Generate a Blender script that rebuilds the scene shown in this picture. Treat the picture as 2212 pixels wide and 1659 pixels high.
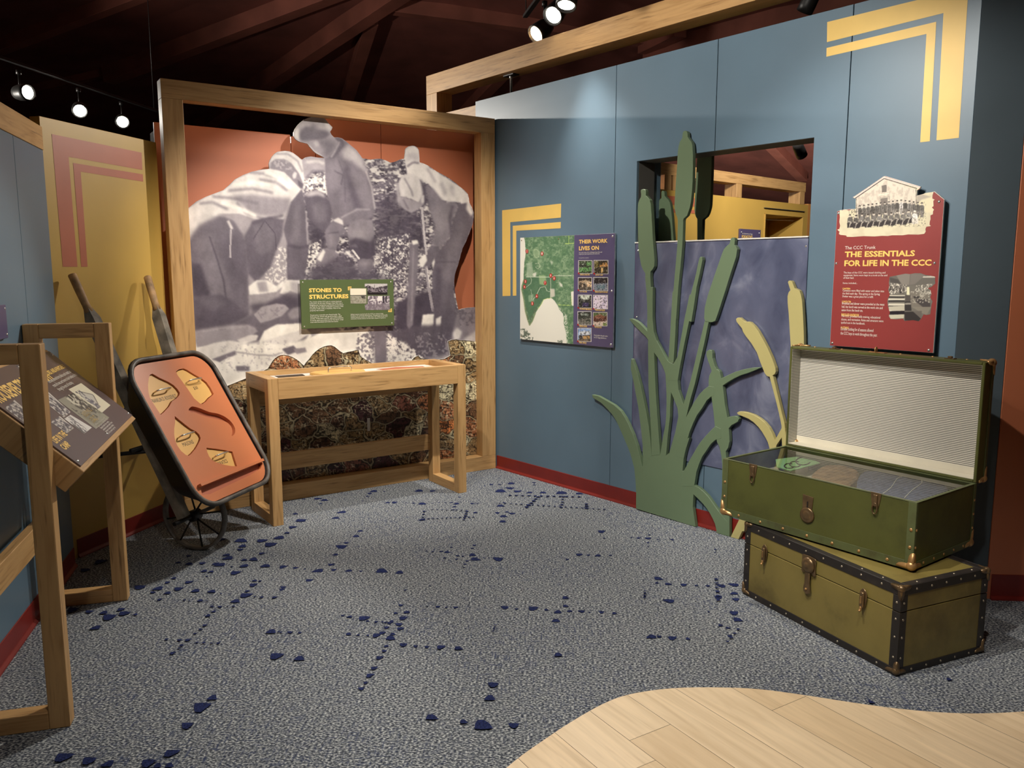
import bpy, bmesh, math, random
import numpy as np
from mathutils import Vector, Matrix

for _o in list(bpy.data.objects): bpy.data.objects.remove(_o)
SC = bpy.context.scene
COL = SC.collection
random.seed(7)
RNG = np.random.default_rng(11)

# ------------------------------------------------------------------ camera
F, CX, CY, HOR, CAMH = 1740.0, 1106.0, 829.5, 588.0, 1.5
PITCH = math.atan((CY - HOR) / F)
cam_d = bpy.data.cameras.new('camera'); cam = bpy.data.objects.new('camera', cam_d); COL.objects.link(cam)
cam_d.sensor_fit = 'HORIZONTAL'; cam_d.sensor_width = 36.0; cam_d.lens = F / 2212.0 * 36.0
cam_d.clip_start = 0.05; cam_d.clip_end = 100
cam.location = (0, 0, CAMH); cam.rotation_euler = (math.pi / 2 - PITCH, 0, 0)
SC.camera = cam

# ------------------------------------------------------------------ world, exposure
wd = bpy.data.worlds.new('world'); SC.world = wd; wd.use_nodes = True
wd.node_tree.nodes['Background'].inputs[0].default_value = (0.9, 0.85, 0.8, 1)
wd.node_tree.nodes['Background'].inputs[1].default_value = 0.02
SC.view_settings.view_transform = 'Standard'; SC.view_settings.look = 'None'
SC.view_settings.gamma = 1.0; SC.view_settings.use_curve_mapping = False
SC.view_settings.exposure = 0.15

# ------------------------------------------------------------------ lights (track spotlights of the room, then added uplights for the ceiling)
WARM = (1.0, 0.93, 0.83)
# position, target, watts, cone degrees, blend, radius ; fixtures are built for all of them further down
SPOTS = [
    ((-0.95, 2.3, 3.15), (1.15, 4.9, 1.7), 275, 62, 0.6, 0.03),
    ((-0.05, 3.70, 3.15), (-0.85, 5.45, 1.25), 215, 70, 0.6, 0.03),
    ((-0.05, 2.5, 3.15), (1.9, 3.7, 1.2), 175, 66, 0.6, 0.03),
    ((-0.80, 3.20, 3.15), (-1.35, 5.2, 1.3), 165, 54, 0.6, 0.03),
    ((0.85, 1.6, 3.15), (1.05, 2.3, 0.0), 110, 70, 0.8, 0.05),
    ((-0.6, 1.5, 3.15), (0.25, 3.2, 0.0), 150, 74, 0.9, 0.05),
    ((-0.2, 0.9, 3.15), (-1.65, 3.0, 0.9), 34, 50, 0.7, 0.04),
    ((0.20, 6.03, 3.20), (-1.95, 4.3, 1.3), 190, 52, 0.5, 0.03),
    ((0.29, 5.61, 3.20), (-1.45, 2.9, 0.7), 210, 44, 0.5, 0.03),
    ((0.345, 5.34, 3.20), (-0.1, 4.3, 0.0), 190, 80, 0.7, 0.03),
    ((-4.11, 7.06, 3.0), (0.9, 4.9, 2.7), 420, 50, 0.5, 0.03),
    ((-4.03, 7.79, 3.0), (-1.2, 2.5, 0.6), 160, 50, 0.5, 0.03),
    ((-3.91, 8.37, 3.0), (-1.7, 4.0, 1.6), 240, 50, 0.5, 0.03),
    ((2.05, 6.35, 3.0), (2.8, 8.7, 2.0), 150, 85, 0.6, 0.03),
    ((3.0, 6.6, 3.0), (3.2, 9.0, 2.2), 110, 90, 0.6, 0.03),
    ((-6.2, 6.5, 2.4), (-1.5, 9.0, 5.2), 420, 100, 0.9, 0.05),  # from here on: unseen uplights added to brighten ceiling and rafters
    ((1.2, 7.4, 2.2), (-0.6, 9.0, 5.0), 130, 110, 0.9, 0.05),
    ((4.2, 12.5, 2.3), (5.2, 18.0, 4.3), 900, 120, 0.9, 0.05),
]
for i, (p, t, w, a, b, r) in enumerate(SPOTS):
    ld = bpy.data.lights.new('spot_lamp', 'SPOT'); ld.energy = w; ld.color = WARM
    ld.spot_size = math.radians(a); ld.spot_blend = b; ld.shadow_soft_size = r
    lo = bpy.data.objects.new('spot_lamp', ld); COL.objects.link(lo)
    d = (Vector(t) - Vector(p)).normalized()
    lo.location = Vector(p) + d * 0.07; lo.rotation_euler = d.to_track_quat('-Z', 'Y').to_euler()

# ------------------------------------------------------------------ pixel geometry (photograph 2212 x 1659)
PC, PS = math.cos(PITCH), math.sin(PITCH)
CAM = np.array([0, 0, CAMH])
def ray(x, y):
    a = (x - CX) / F; b = -(y - CY) / F
    return np.array([a, PC + b * PS, -PS + b * PC])
def onz(x, y, z=0.0):
    r = ray(x, y); return CAM + r * ((z - CAMH) / r[2])
def project(P):
    d = np.asarray(P, float) - CAM
    fw = d[..., 1] * PC - d[..., 2] * PS; up = d[..., 1] * PS + d[..., 2] * PC
    return CX + F * d[..., 0] / fw, CY - F * up / fw
class Plane:
    """vertical plane: o floor origin, d horizontal direction, n normal towards the camera"""
    def __init__(s, o, d):
        s.o = np.array([o[0], o[1], 0.0]); d = np.array([d[0], d[1], 0.0]); s.d = d / np.linalg.norm(d)
        s.e = np.array([0, 0, 1.0]); s.n = np.array([s.d[1], -s.d[0], 0.0])
        if np.dot(CAM - s.o, s.n) < 0: s.n = -s.n
    def at(s, x, y):
        r = ray(x, y); p = CAM + r * (np.dot(s.o - CAM, s.n) / np.dot(r, s.n)) - s.o
        return (float(np.dot(p, s.d)), float(np.dot(p, s.e)))
    def pt(s, u, z, n=0.0): return s.o + s.d * u + s.e * z + s.n * n
    def off(s, n):
        q = Plane.__new__(Plane); q.o = s.o + s.n * n; q.d, q.e, q.n = s.d, s.e, s.n; return q
    def px(s, pts): return [s.at(*p) for p in pts]
def tilted(o, d, e):
    q = Plane.__new__(Plane); q.o = np.array(o, float); q.d = np.array(d, float) / np.linalg.norm(d)
    q.e = np.array(e, float) / np.linalg.norm(e); q.n = np.cross(q.d, q.e); q.n /= np.linalg.norm(q.n)
    if np.dot(CAM - q.o, q.n) < 0: q.n = -q.n
    return q

# ------------------------------------------------------------------ mesh helpers
ORG = {}
def link(o, parent=None, org=None):
    COL.objects.link(o)
    if parent is not None:
        o.parent = parent; ORG[o.name] = ORG[parent.name]
    else:
        ORG[o.name] = np.array(org if org is not None else (0, 0, 0), float); o.location = tuple(ORG[o.name])
    return o
def thing(name, label, cat, loc, group=None):
    o = bpy.data.objects.new(name, None); o.empty_display_size = 0.1
    link(o, None, loc); tag(o, label, cat, group); return o
def tag(o, label=None, cat=None, group=None, kind=None):
    if label: o['label'] = label
    if cat: o['category'] = cat
    if group: o['group'] = group
    if kind: o['kind'] = kind
    return o
def mesh(name, V, Fc, mat, parent=None, org=None, uv=None, smooth=False):
    V = np.asarray(V, float)
    if parent is not None: og = ORG[parent.name]
    elif org is not None: og = np.array(org, float)
    else: og = np.array([V[:, 0].mean(), V[:, 1].mean(), V[:, 2].min()])
    me = bpy.data.meshes.new(name); me.from_pydata((V - og).tolist(), [], Fc); me.update()
    o = bpy.data.objects.new(name, me)
    if mat is not None: me.materials.append(mat)
    if smooth:
        for p in me.polygons: p.use_smooth = True
    if uv is not None:
        L = me.uv_layers.new(name='UVMap')
        for lp in me.loops: L.data[lp.index].uv = uv[lp.vertex_index]
    return link(o, parent, og)
def bm_obj(name, bm, mat, parent=None, org=None, smooth=False, uvaxes=None):
    bm.normal_update()
    V = np.array([v.co[:] for v in bm.verts])
    if parent is not None: og = ORG[parent.name]
    elif org is not None: og = np.array(org, float)
    else: og = np.array([V[:, 0].mean(), V[:, 1].mean(), V[:, 2].min()])
    if uvaxes is not None:
        o0, A, B, C = [Vector(x) for x in uvaxes]
        ly = bm.loops.layers.uv.new('UVMap'); ox, oy = random.uniform(0, 20), random.uniform(0, 20)
        for f in bm.faces:
            nb, nc = abs(f.normal.dot(B)), abs(f.normal.dot(C))
            for l in f.loops:
                q = l.vert.co - o0
                l[ly].uv = (q.dot(A) + ox, (q.dot(C) if nb > nc else q.dot(B) + 3.3) + oy)
    bmesh.ops.translate(bm, verts=bm.verts, vec=Vector(-og))
    me = bpy.data.meshes.new(name); bm.to_mesh(me); bm.free()
    if mat is not None: me.materials.append(mat)
    if smooth:
        for p in me.polygons: p.use_smooth = True
    return link(bpy.data.objects.new(name, me), parent, og)
def solid(name, P0, A, B, C, mat, parent=None, bev=0.0015, org=None, seg=1):
    """box with corner P0 and edge vectors A (grain length), B, C"""
    P0, A, B, C = [np.array(x, float) for x in (P0, A, B, C)]
    bm = bmesh.new()
    vs = [bm.verts.new(P0 + A * i + B * j + C * k) for i in (0, 1) for j in (0, 1) for k in (0, 1)]
    for f in ((0, 1, 3, 2), (4, 6, 7, 5), (0, 4, 5, 1), (2, 3, 7, 6), (0, 2, 6, 4), (1, 5, 7, 3)):
        bm.faces.new([vs[i] for i in f])
    bmesh.ops.recalc_face_normals(bm, faces=bm.faces)
    if bev: bmesh.ops.bevel(bm, geom=bm.edges[:], offset=bev, segments=seg, affect='EDGES', profile=0.6)
    u = [x / np.linalg.norm(x) for x in (A, B, C)]
    return bm_obj(name, bm, mat, parent, org, uvaxes=(P0, u[0], u[1], u[2]))
def pbox(name, pl, u0, u1, z0, z1, n0, n1, mat, parent=None, along='u', bev=0.0015, org=None):
    """box in plane coordinates; grain runs along u, z or n"""
    P = pl.pt(u0, z0, n0); U = pl.d * (u1 - u0); Z = pl.e * (z1 - z0); N = pl.n * (n1 - n0)
    A, B, C = {'u': (U, Z, N), 'z': (Z, U, N), 'n': (N, U, Z)}[along]
    return solid(name, P, A, B, C, mat, parent, bev, org)
def poly(name, pl, uz, n, mat, parent=None):
    V = [pl.pt(u, z, n) for u, z in uz]
    return mesh(name, V, [list(range(len(V)))], mat, parent)
def prism(name, pl, uz, n0, n1, mat, parent=None, bev=0.0, org=None, holes=()):
    """polygon (with holes) in plane coordinates, extruded from n0 to n1"""
    bm = bmesh.new(); loops = []
    for lp in [uz] + list(holes):
        a = [bm.verts.new(pl.pt(u, z, n1)) for u, z in lp]; b = [bm.verts.new(pl.pt(u, z, n0)) for u, z in lp]
        loops.append((a, b))
        for i in range(len(a)):
            j = (i + 1) % len(a)
            try: bm.faces.new((a[i], a[j], b[j], b[i]))
            except ValueError: pass
    if holes:
        for k in (0, 1):
            es = []
            for lp in loops:
                q = lp[k]
                for i in range(len(q)):
                    e = bm.edges.get((q[i], q[(i + 1) % len(q)])) or bm.edges.new((q[i], q[(i + 1) % len(q)]))
                    es.append(e)
            bmesh.ops.triangle_fill(bm, use_beauty=True, edges=es, normal=Vector(pl.n))
    else:
        bm.faces.new(loops[0][0]); bm.faces.new(loops[0][1][::-1])
    bmesh.ops.recalc_face_normals(bm, faces=bm.faces)
    if bev:
        es = [e for e in bm.edges if len(e.link_faces) == 2 and e.calc_face_angle() > 1.2]
        bmesh.ops.bevel(bm, geom=es, offset=bev, segments=1, affect='EDGES')
    return bm_obj(name, bm, mat, parent, org)
def frame_basis(d):
    d = Vector(d).normalized(); t = Vector((0, 0, 1)) if abs(d.z) < 0.95 else Vector((1, 0, 0))
    a = d.cross(t).normalized(); return d, a, d.cross(a).normalized()
def lathe(name, p, d, prof, mat, parent=None, seg=20, smooth=True, org=None):
    """profile [(distance along d, radius)] revolved about p+d"""
    d, a, b = frame_basis(d); p = Vector(p); V = []; Fc = []
    for t, r in prof:
        for k in range(seg):
            q = 2 * math.pi * k / seg; V.append(p + d * t + (a * math.cos(q) + b * math.sin(q)) * r)
    for i in range(len(prof) - 1):
        for k in range(seg):
            Fc.append([i * seg + k, i * seg + (k + 1) % seg, (i + 1) * seg + (k + 1) % seg, (i + 1) * seg + k])
    Fc.append(list(range(seg))[::-1]); Fc.append([(len(prof) - 1) * seg + k for k in range(seg)])
    o = mesh(name, [v[:] for v in V], Fc, mat, parent, org)
    if smooth:
        for f in o.data.polygons: f.use_smooth = len(f.vertices) == 4
    return o
def tube(name, pts, r, mat, parent=None, seg=10, closed=False, org=None, radii=None):
    pts = [Vector(p) for p in pts]; n = len(pts); V = []; Fc = []
    prev = None
    for i, p in enumerate(pts):
        if closed: d = pts[(i + 1) % n] - pts[i - 1]
        else: d = pts[min(i + 1, n - 1)] - pts[max(i - 1, 0)]
        d.normalize()
        if prev is None: d, a, b = frame_basis(d)
        else:
            a = (prev - d * prev.dot(d)).normalized(); b = d.cross(a)
        prev = a; rr = radii[i] if radii else r
        for k in range(seg):
            q = 2 * math.pi * k / seg; V.append((p + (a * math.cos(q) + b * math.sin(q)) * rr)[:])
    m = n if closed else n - 1
    for i in range(m):
        for k in range(seg):
            i2 = (i + 1) % n
            Fc.append([i * seg + k, i * seg + (k + 1) % seg, i2 * seg + (k + 1) % seg, i2 * seg + k])
    if not closed: Fc.append(list(range(seg))[::-1]); Fc.append([(n - 1) * seg + k for k in range(seg)])
    return mesh(name, V, Fc, mat, parent, org, smooth=True)
def smooth_path(pts, sub=6, closed=False):
    """Catmull-Rom through points of any dimension"""
    P = [np.array(p, float) for p in pts]; n = len(P); out = []
    m = n if closed else n - 1
    for i in range(m):
        g = lambda k: P[k % n] if closed else P[max(0, min(n - 1, k))]
        p0, p1, p2, p3 = g(i - 1), g(i), g(i + 1), g(i + 2)
        for j in range(sub):
            t = j / sub
            out.append(0.5 * ((2 * p1) + (p2 - p0) * t + (2 * p0 - 5 * p1 + 4 * p2 - p3) * t * t + (3 * p1 - p0 - 3 * p2 + p3) * t ** 3))
    if not closed: out.append(P[-1])
    return [tuple(q) for q in out]
def rrect(u0, u1, z0, z1, r, k=6):
    out = []
    for cx, cz, a0 in ((u1 - r, z1 - r, 0), (u0 + r, z1 - r, 90), (u0 + r, z0 + r, 180), (u1 - r, z0 + r, 270)):
        for i in range(k + 1):
            a = math.radians(a0 + 90 * i / k); out.append((cx + r * math.cos(a), cz + r * math.sin(a)))
    return out
_rivet_me = {}
def rivets(name, pts, nrm, r, mat, parent):
    """small domed rivets, one object each, shared mesh per direction"""
    key = (round(r, 4), mat.name) + tuple(np.round(nrm, 3))
    if key not in _rivet_me:
        d, a, b = frame_basis(nrm); V = []; Fc = []; S = 8
        for t, q in ((0, 1.0), (0.35, 0.85), (0.55, 0.4)):
            for k in range(S):
                w = 2 * math.pi * k / S; V.append((d * t * r + (a * math.cos(w) + b * math.sin(w)) * r * q)[:])
        for i in range(2):
            for k in range(S): Fc.append([i * S + k, i * S + (k + 1) % S, (i + 1) * S + (k + 1) % S, (i + 1) * S + k])
        Fc.append([2 * S + k for k in range(S)])
        me = bpy.data.meshes.new(name); me.from_pydata(V, [], Fc); me.materials.append(mat)
        for p in me.polygons: p.use_smooth = True
        _rivet_me[key] = me
    for p in pts:
        o = bpy.data.objects.new(name, _rivet_me[key]); COL.objects.link(o); o.parent = parent
        o.location = tuple(np.array(p) - ORG[parent.name]); ORG[o.name] = ORG[parent.name]
# ------------------------------------------------------------------ materials
def lin(c):
    c = np.asarray(c, float) / 255.0
    return np.where(c <= 0.04045, c / 12.92, ((c + 0.055) / 1.055) ** 2.4)
def rgba(c): return tuple(float(x) for x in lin(c)) + (1.0,)
def newmat(name):
    m = bpy.data.materials.new(name); m.use_nodes = True
    nt = m.node_tree; return m, nt, nt.nodes['Principled BSDF']
def N(nt, t, **kw):
    n = nt.nodes.new(t)
    for k, v in kw.items(): setattr(n, k, v)
    return n
def ramp(nt, stops):
    r = N(nt, 'ShaderNodeValToRGB'); e = r.color_ramp.elements
    while len(e) < len(stops): e.new(0.5)
    for el, (p, c) in zip(e, stops): el.position = p; el.color = c
    return r
def paint(name, c, rough=0.5, var=0.06, scale=6.0, bump=0.0, metal=0.0, spec=0.5, coat=0.0):
    m, nt, b = newmat(name)
    tc = N(nt, 'ShaderNodeTexCoord'); nz = N(nt, 'ShaderNodeTexNoise'); nz.inputs['Scale'].default_value = scale
    nz.inputs['Detail'].default_value = 4
    nt.links.new(tc.outputs['Object'], nz.inputs['Vector'])
    c = np.array(c, float)
    r = ramp(nt, [(0.3, rgba(c * (1 - var))), (0.7, rgba(np.minimum(255, c * (1 + var))))])
    nt.links.new(nz.outputs['Fac'], r.inputs[0]); nt.links.new(r.outputs[0], b.inputs['Base Color'])
    b.inputs['Roughness'].default_value = rough; b.inputs['Metallic'].default_value = metal
    b.inputs['Specular IOR Level'].default_value = spec; b.inputs['Coat Weight'].default_value = coat
    if bump:
        n2 = N(nt, 'ShaderNodeTexNoise'); n2.inputs['Scale'].default_value = scale * 40
        bp = N(nt, 'ShaderNodeBump'); bp.inputs['Strength'].default_value = bump; bp.inputs['Distance'].default_value = 0.002
        nt.links.new(tc.outputs['Object'], n2.inputs['Vector']); nt.links.new(n2.outputs['Fac'], bp.inputs['Height'])
        nt.links.new(bp.outputs[0], b.inputs['Normal'])
    return m
def wood(name, light, mid, dark, rough=0.45, streak=1.0, scale=1.0):
    m, nt, b = newmat(name)
    uv = N(nt, 'ShaderNodeUVMap'); mp = N(nt, 'ShaderNodeMapping'); mp.inputs['Scale'].default_value = (2.2 * scale, 26 * scale, 1)
    nt.links.new(uv.outputs[0], mp.inputs[0])
    n1 = N(nt, 'ShaderNodeTexNoise'); n1.inputs['Scale'].default_value = 1.0; n1.inputs['Detail'].default_value = 6; n1.inputs['Distortion'].default_value = 1.4
    nt.links.new(mp.outputs[0], n1.inputs['Vector'])
    mp2 = N(nt, 'ShaderNodeMapping'); mp2.inputs['Scale'].default_value = (5 * scale, 95 * scale, 1); nt.links.new(uv.outputs[0], mp2.inputs[0])
    n2 = N(nt, 'ShaderNodeTexNoise'); n2.inputs['Scale'].default_value = 1.0; n2.inputs['Detail'].default_value = 3
    nt.links.new(mp2.outputs[0], n2.inputs['Vector'])
    mp3 = N(nt, 'ShaderNodeMapping'); mp3.inputs['Scale'].default_value = (1.3 * scale, 5 * scale, 1); nt.links.new(uv.outputs[0], mp3.inputs[0])
    n3 = N(nt, 'ShaderNodeTexNoise'); n3.inputs['Scale'].default_value = 1.0; n3.inputs['Detail'].default_value = 2; n3.inputs['Distortion'].default_value = 2.5
    nt.links.new(mp3.outputs[0], n3.inputs['Vector'])
    r = ramp(nt, [(0.30, rgba(mid)), (0.5, rgba(light)), (0.75, rgba(np.array(light) * 1.06))])
    nt.links.new(n1.outputs['Fac'], r.inputs[0])
    r2 = ramp(nt, [(0.53, (0, 0, 0, 1)), (0.70, (1, 1, 1, 1))]); nt.links.new(n2.outputs['Fac'], r2.inputs[0])
    r3 = ramp(nt, [(0.44, (0, 0, 0, 1)), (0.62, (1, 1, 1, 1))]); nt.links.new(n3.outputs['Fac'], r3.inputs[0])
    ml = N(nt, 'ShaderNodeMath', operation='MULTIPLY'); nt.links.new(r2.outputs[0], ml.inputs[0]); nt.links.new(r3.outputs[0], ml.inputs[1])
    ml2 = N(nt, 'ShaderNodeMath', operation='MULTIPLY'); nt.links.new(ml.outputs[0], ml2.inputs[0]); ml2.inputs[1].default_value = 0.7 * streak
    mx = N(nt, 'ShaderNodeMixRGB'); nt.links.new(ml2.outputs[0], mx.inputs[0]); nt.links.new(r.outputs[0], mx.inputs[1]); mx.inputs[2].default_value = rgba(dark)
    nt.links.new(mx.outputs[0], b.inputs['Base Color']); b.inputs['Roughness'].default_value = rough
    b.inputs['Specular IOR Level'].default_value = 0.35
    return m
def vcol(name, rough=0.45, attr='Col', spec=0.4):
    m, nt, b = newmat(name); a = N(nt, 'ShaderNodeAttribute'); a.attribute_name = attr
    nt.links.new(a.outputs['Color'], b.inputs['Base Color']); b.inputs['Roughness'].default_value = rough
    b.inputs['Specular IOR Level'].default_value = spec; return m
def metal(name, c, rough=0.35, m=0.9): return paint(name, c, rough, 0.12, 30, metal=m)
def emit(name, c, s):
    m, nt, b = newmat(name); b.inputs['Emission Color'].default_value = c + (1,); b.inputs['Emission Strength'].default_value = s
    b.inputs['Base Color'].default_value = (0.8, 0.8, 0.8, 1); return m

M = {}
M['wood'] = wood('oak_laminate', (189, 150, 100), (172, 132, 83), (102, 71, 40))
M['blue'] = paint('blue_paint', (94, 117, 134), 0.38, 0.02, 3)
M['blue_shaded'] = paint('shaded_blue_paint', (72, 84, 92), 0.5, 0.03, 3)  # unlit wall return: its shade is put into a darker blue
M['darkgap'] = paint('wall_core_paint', (62, 64, 64), 0.8)
M['yellow'] = paint('yellow_paint', (200, 163, 82), 0.45, 0.02, 3)
M['farorange'] = paint('tan_orange_paint', (196, 138, 76), 0.5, 0.02, 3)
M['orange'] = paint('orange_paint', (192, 114, 80), 0.45, 0.02, 3)
M['stripe_y'] = paint('yellow_stripe_vinyl', (226, 190, 104), 0.45, 0.02)
M['stripe_o'] = paint('orange_stripe_vinyl', (188, 108, 80), 0.45, 0.02)
M['red_base'] = paint('red_rubber_base', (122, 34, 28), 0.4, 0.05)
M['ceil'] = paint('dark_red_ceiling', (128, 74, 64), 0.75, 0.12, 1.5)
M['rafter'] = paint('dark_red_rafter', (150, 92, 78), 0.45, 0.12, 2)
M['outer'] = paint('dark_outer_wall', (104, 58, 50), 0.8)
M['black'] = paint('black_metal', (26, 25, 25), 0.45, 0.2, 20)
M['green'] = paint('cattail_green', (104, 124, 96), 0.5, 0.02, 3)
M['olive'] = paint('cattail_olive_yellow', (184, 174, 116), 0.5, 0.02, 3)
M['white'] = paint('white_core', (225, 222, 214), 0.5, 0.02)
M['alum'] = metal('brushed_aluminium', (190, 190, 188), 0.4)
M['screw'] = metal('steel_screw', (225, 225, 220), 0.25)
M['purple'] = paint('purple_print', (86, 78, 112), 0.35, 0.02)
M['redsign'] = paint('red_print', (146, 58, 56), 0.4, 0.02)
M['greensign'] = paint('green_print', (86, 100, 62), 0.4, 0.02)
M['brownsign'] = paint('brown_print', (90, 74, 72), 0.35, 0.03)
M['txt_y'] = paint('yellow_ink', (250, 208, 110), 0.5, 0.01)
M['txt_w'] = paint('white_ink', (238, 234, 222), 0.5, 0.01)
M['txt_k'] = paint('black_ink', (36, 30, 26), 0.5, 0.01)
M['txt_r'] = paint('red_ink', (176, 34, 26), 0.45, 0.01)
M['txt_fy'] = paint('yellow_green_ink', (190, 214, 90), 0.5, 0.01)
M['print'] = vcol('print_ink', 0.42)
M['jamb'] = paint('grey_jamb', (92, 90, 86), 0.6)
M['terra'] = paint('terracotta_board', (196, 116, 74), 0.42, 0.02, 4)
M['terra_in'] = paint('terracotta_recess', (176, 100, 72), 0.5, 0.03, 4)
M['stone_y'] = paint('yellow_stone_board', (228, 178, 102), 0.45, 0.02, 4)
M['chrome'] = metal('chrome', (225, 222, 214), 0.15)
M['brass'] = metal('aged_brass', (186, 146, 96), 0.36, 0.6)
M['bronze'] = metal('dark_bronze', (120, 98, 70), 0.33, 0.6)
M['rivet'] = metal('dull_rivet', (168, 158, 140), .45)
M['rimgrey'] = paint('worn_grey_rim', (84, 78, 72), 0.5, 0.35, 14)
M['barwood'] = paint('weathered_grey_bar', (118, 110, 98), 0.7, 0.25, 14)
M['gripwood'] = paint('bare_wood_grip', (150, 118, 80), 0.6, 0.25, 20)

# trunk paints with scuffs
def scuffed(name, c, dark, rough=0.5, scale=3.0, lo=0.5, hi=0.8):
    m, nt, b = newmat(name); tc = N(nt, 'ShaderNodeTexCoord')
    n1 = N(nt, 'ShaderNodeTexNoise'); n1.inputs['Scale'].default_value = scale; n1.inputs['Detail'].default_value = 8; n1.inputs['Roughness'].default_value = 0.65
    nt.links.new(tc.outputs['Object'], n1.inputs['Vector'])
    r = ramp(nt, [(0.35, rgba(np.array(c) * 1.06)), (lo, rgba(c)), (hi, rgba(dark))]); nt.links.new(n1.outputs['Fac'], r.inputs[0])
    nt.links.new(r.outputs[0], b.inputs['Base Color']); b.inputs['Roughness'].default_value = rough
    return m
M['trunk_green'] = scuffed('trunk_green', (84, 87, 42), (52, 54, 26), 0.45)
M['trunk_edge'] = scuffed('trunk_green_edge', (88, 96, 60), (70, 60, 38), 0.5, 9)
M['trunk_olive'] = scuffed('trunk_olive', (130, 116, 62), (64, 50, 26), 0.5, 2.6)
M['trunk_black'] = scuffed('trunk_black_band', (38, 34, 32), (60, 52, 46), 0.55, 12)

# striped lid lining
def stripes(name, axis_scale, c1, c2):
    m, nt, b = newmat(name); tc = N(nt, 'ShaderNodeTexCoord'); sp = N(nt, 'ShaderNodeSeparateXYZ')
    nt.links.new(tc.outputs['Object'], sp.inputs[0])
    mu = N(nt, 'ShaderNodeMath', operation='MULTIPLY'); mu.inputs[1].default_value = axis_scale; nt.links.new(sp.outputs['Z'], mu.inputs[0])
    fr = N(nt, 'ShaderNodeMath', operation='FRACT'); nt.links.new(mu.outputs[0], fr.inputs[0])
    r = ramp(nt, [(0.34, rgba(c2)), (0.42, rgba(c1)), (0.92, rgba(c1)), (1.0, rgba(c2))]); nt.links.new(fr.outputs[0], r.inputs[0])
    nt.links.new(r.outputs[0], b.inputs['Base Color']); b.inputs['Roughness'].default_value = 0.6
    return m
M['stripe_lining'] = stripes('striped_paper_lining', 1 / 0.0078, (226, 222, 208), (84, 82, 80))
M['cream_lining'] = paint('cream_lining', (214, 208, 190), 0.6, 0.03)
M['glass'] = None
def glassmat():
    m, nt, b = newmat('clear_glass'); nt.nodes.remove(b); out = nt.nodes['Material Output']
    tr = N(nt, 'ShaderNodeBsdfTransparent'); tr.inputs[0].default_value = (0.95, 0.97, 0.96, 1)
    gl = N(nt, 'ShaderNodeBsdfGlossy'); gl.inputs['Roughness'].default_value = 0.02
    fr = N(nt, 'ShaderNodeFresnel'); fr.inputs['IOR'].default_value = 1.6
    mx = N(nt, 'ShaderNodeMixShader'); nt.links.new(fr.outputs[0], mx.inputs[0]); nt.links.new(tr.outputs[0], mx.inputs[1]); nt.links.new(gl.outputs[0], mx.inputs[2])
    nt.links.new(mx.outputs[0], out.inputs['Surface']); return m
M['glass'] = glassmat()
def watermat():
    m, nt, b = newmat('water_print_panel'); tc = N(nt, 'ShaderNodeTexCoord'); mp = N(nt, 'ShaderNodeMapping'); mp.inputs['Scale'].default_value = (3, 3, 2)
    nt.links.new(tc.outputs['Object'], mp.inputs[0])
    n1 = N(nt, 'ShaderNodeTexNoise'); n1.inputs['Scale'].default_value = 1.6; n1.inputs['Detail'].default_value = 7; n1.inputs['Distortion'].default_value = 1.2
    nt.links.new(mp.outputs[0], n1.inputs['Vector'])
    r = ramp(nt, [(0.3, rgba((80, 86, 114))), (0.55, rgba((108, 114, 142))), (0.8, rgba((160, 166, 188)))]); nt.links.new(n1.outputs['Fac'], r.inputs[0])
    nt.links.new(r.outputs[0], b.inputs['Base Color']); b.inputs['Roughness'].default_value = 0.3; b.inputs['Metallic'].default_value = 0.25
    n2 = N(nt, 'ShaderNodeTexNoise'); n2.inputs['Scale'].default_value = 5; n2.inputs['Detail'].default_value = 4
    bp = N(nt, 'ShaderNodeBump'); bp.inputs['Strength'].default_value = 0.12; bp.inputs['Distance'].default_value = 0.02
    nt.links.new(mp.outputs[0], n2.inputs['Vector']); nt.links.new(n2.outputs['Fac'], bp.inputs['Height']); nt.links.new(bp.outputs[0], b.inputs['Normal'])
    return m
M['water'] = watermat()
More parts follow.
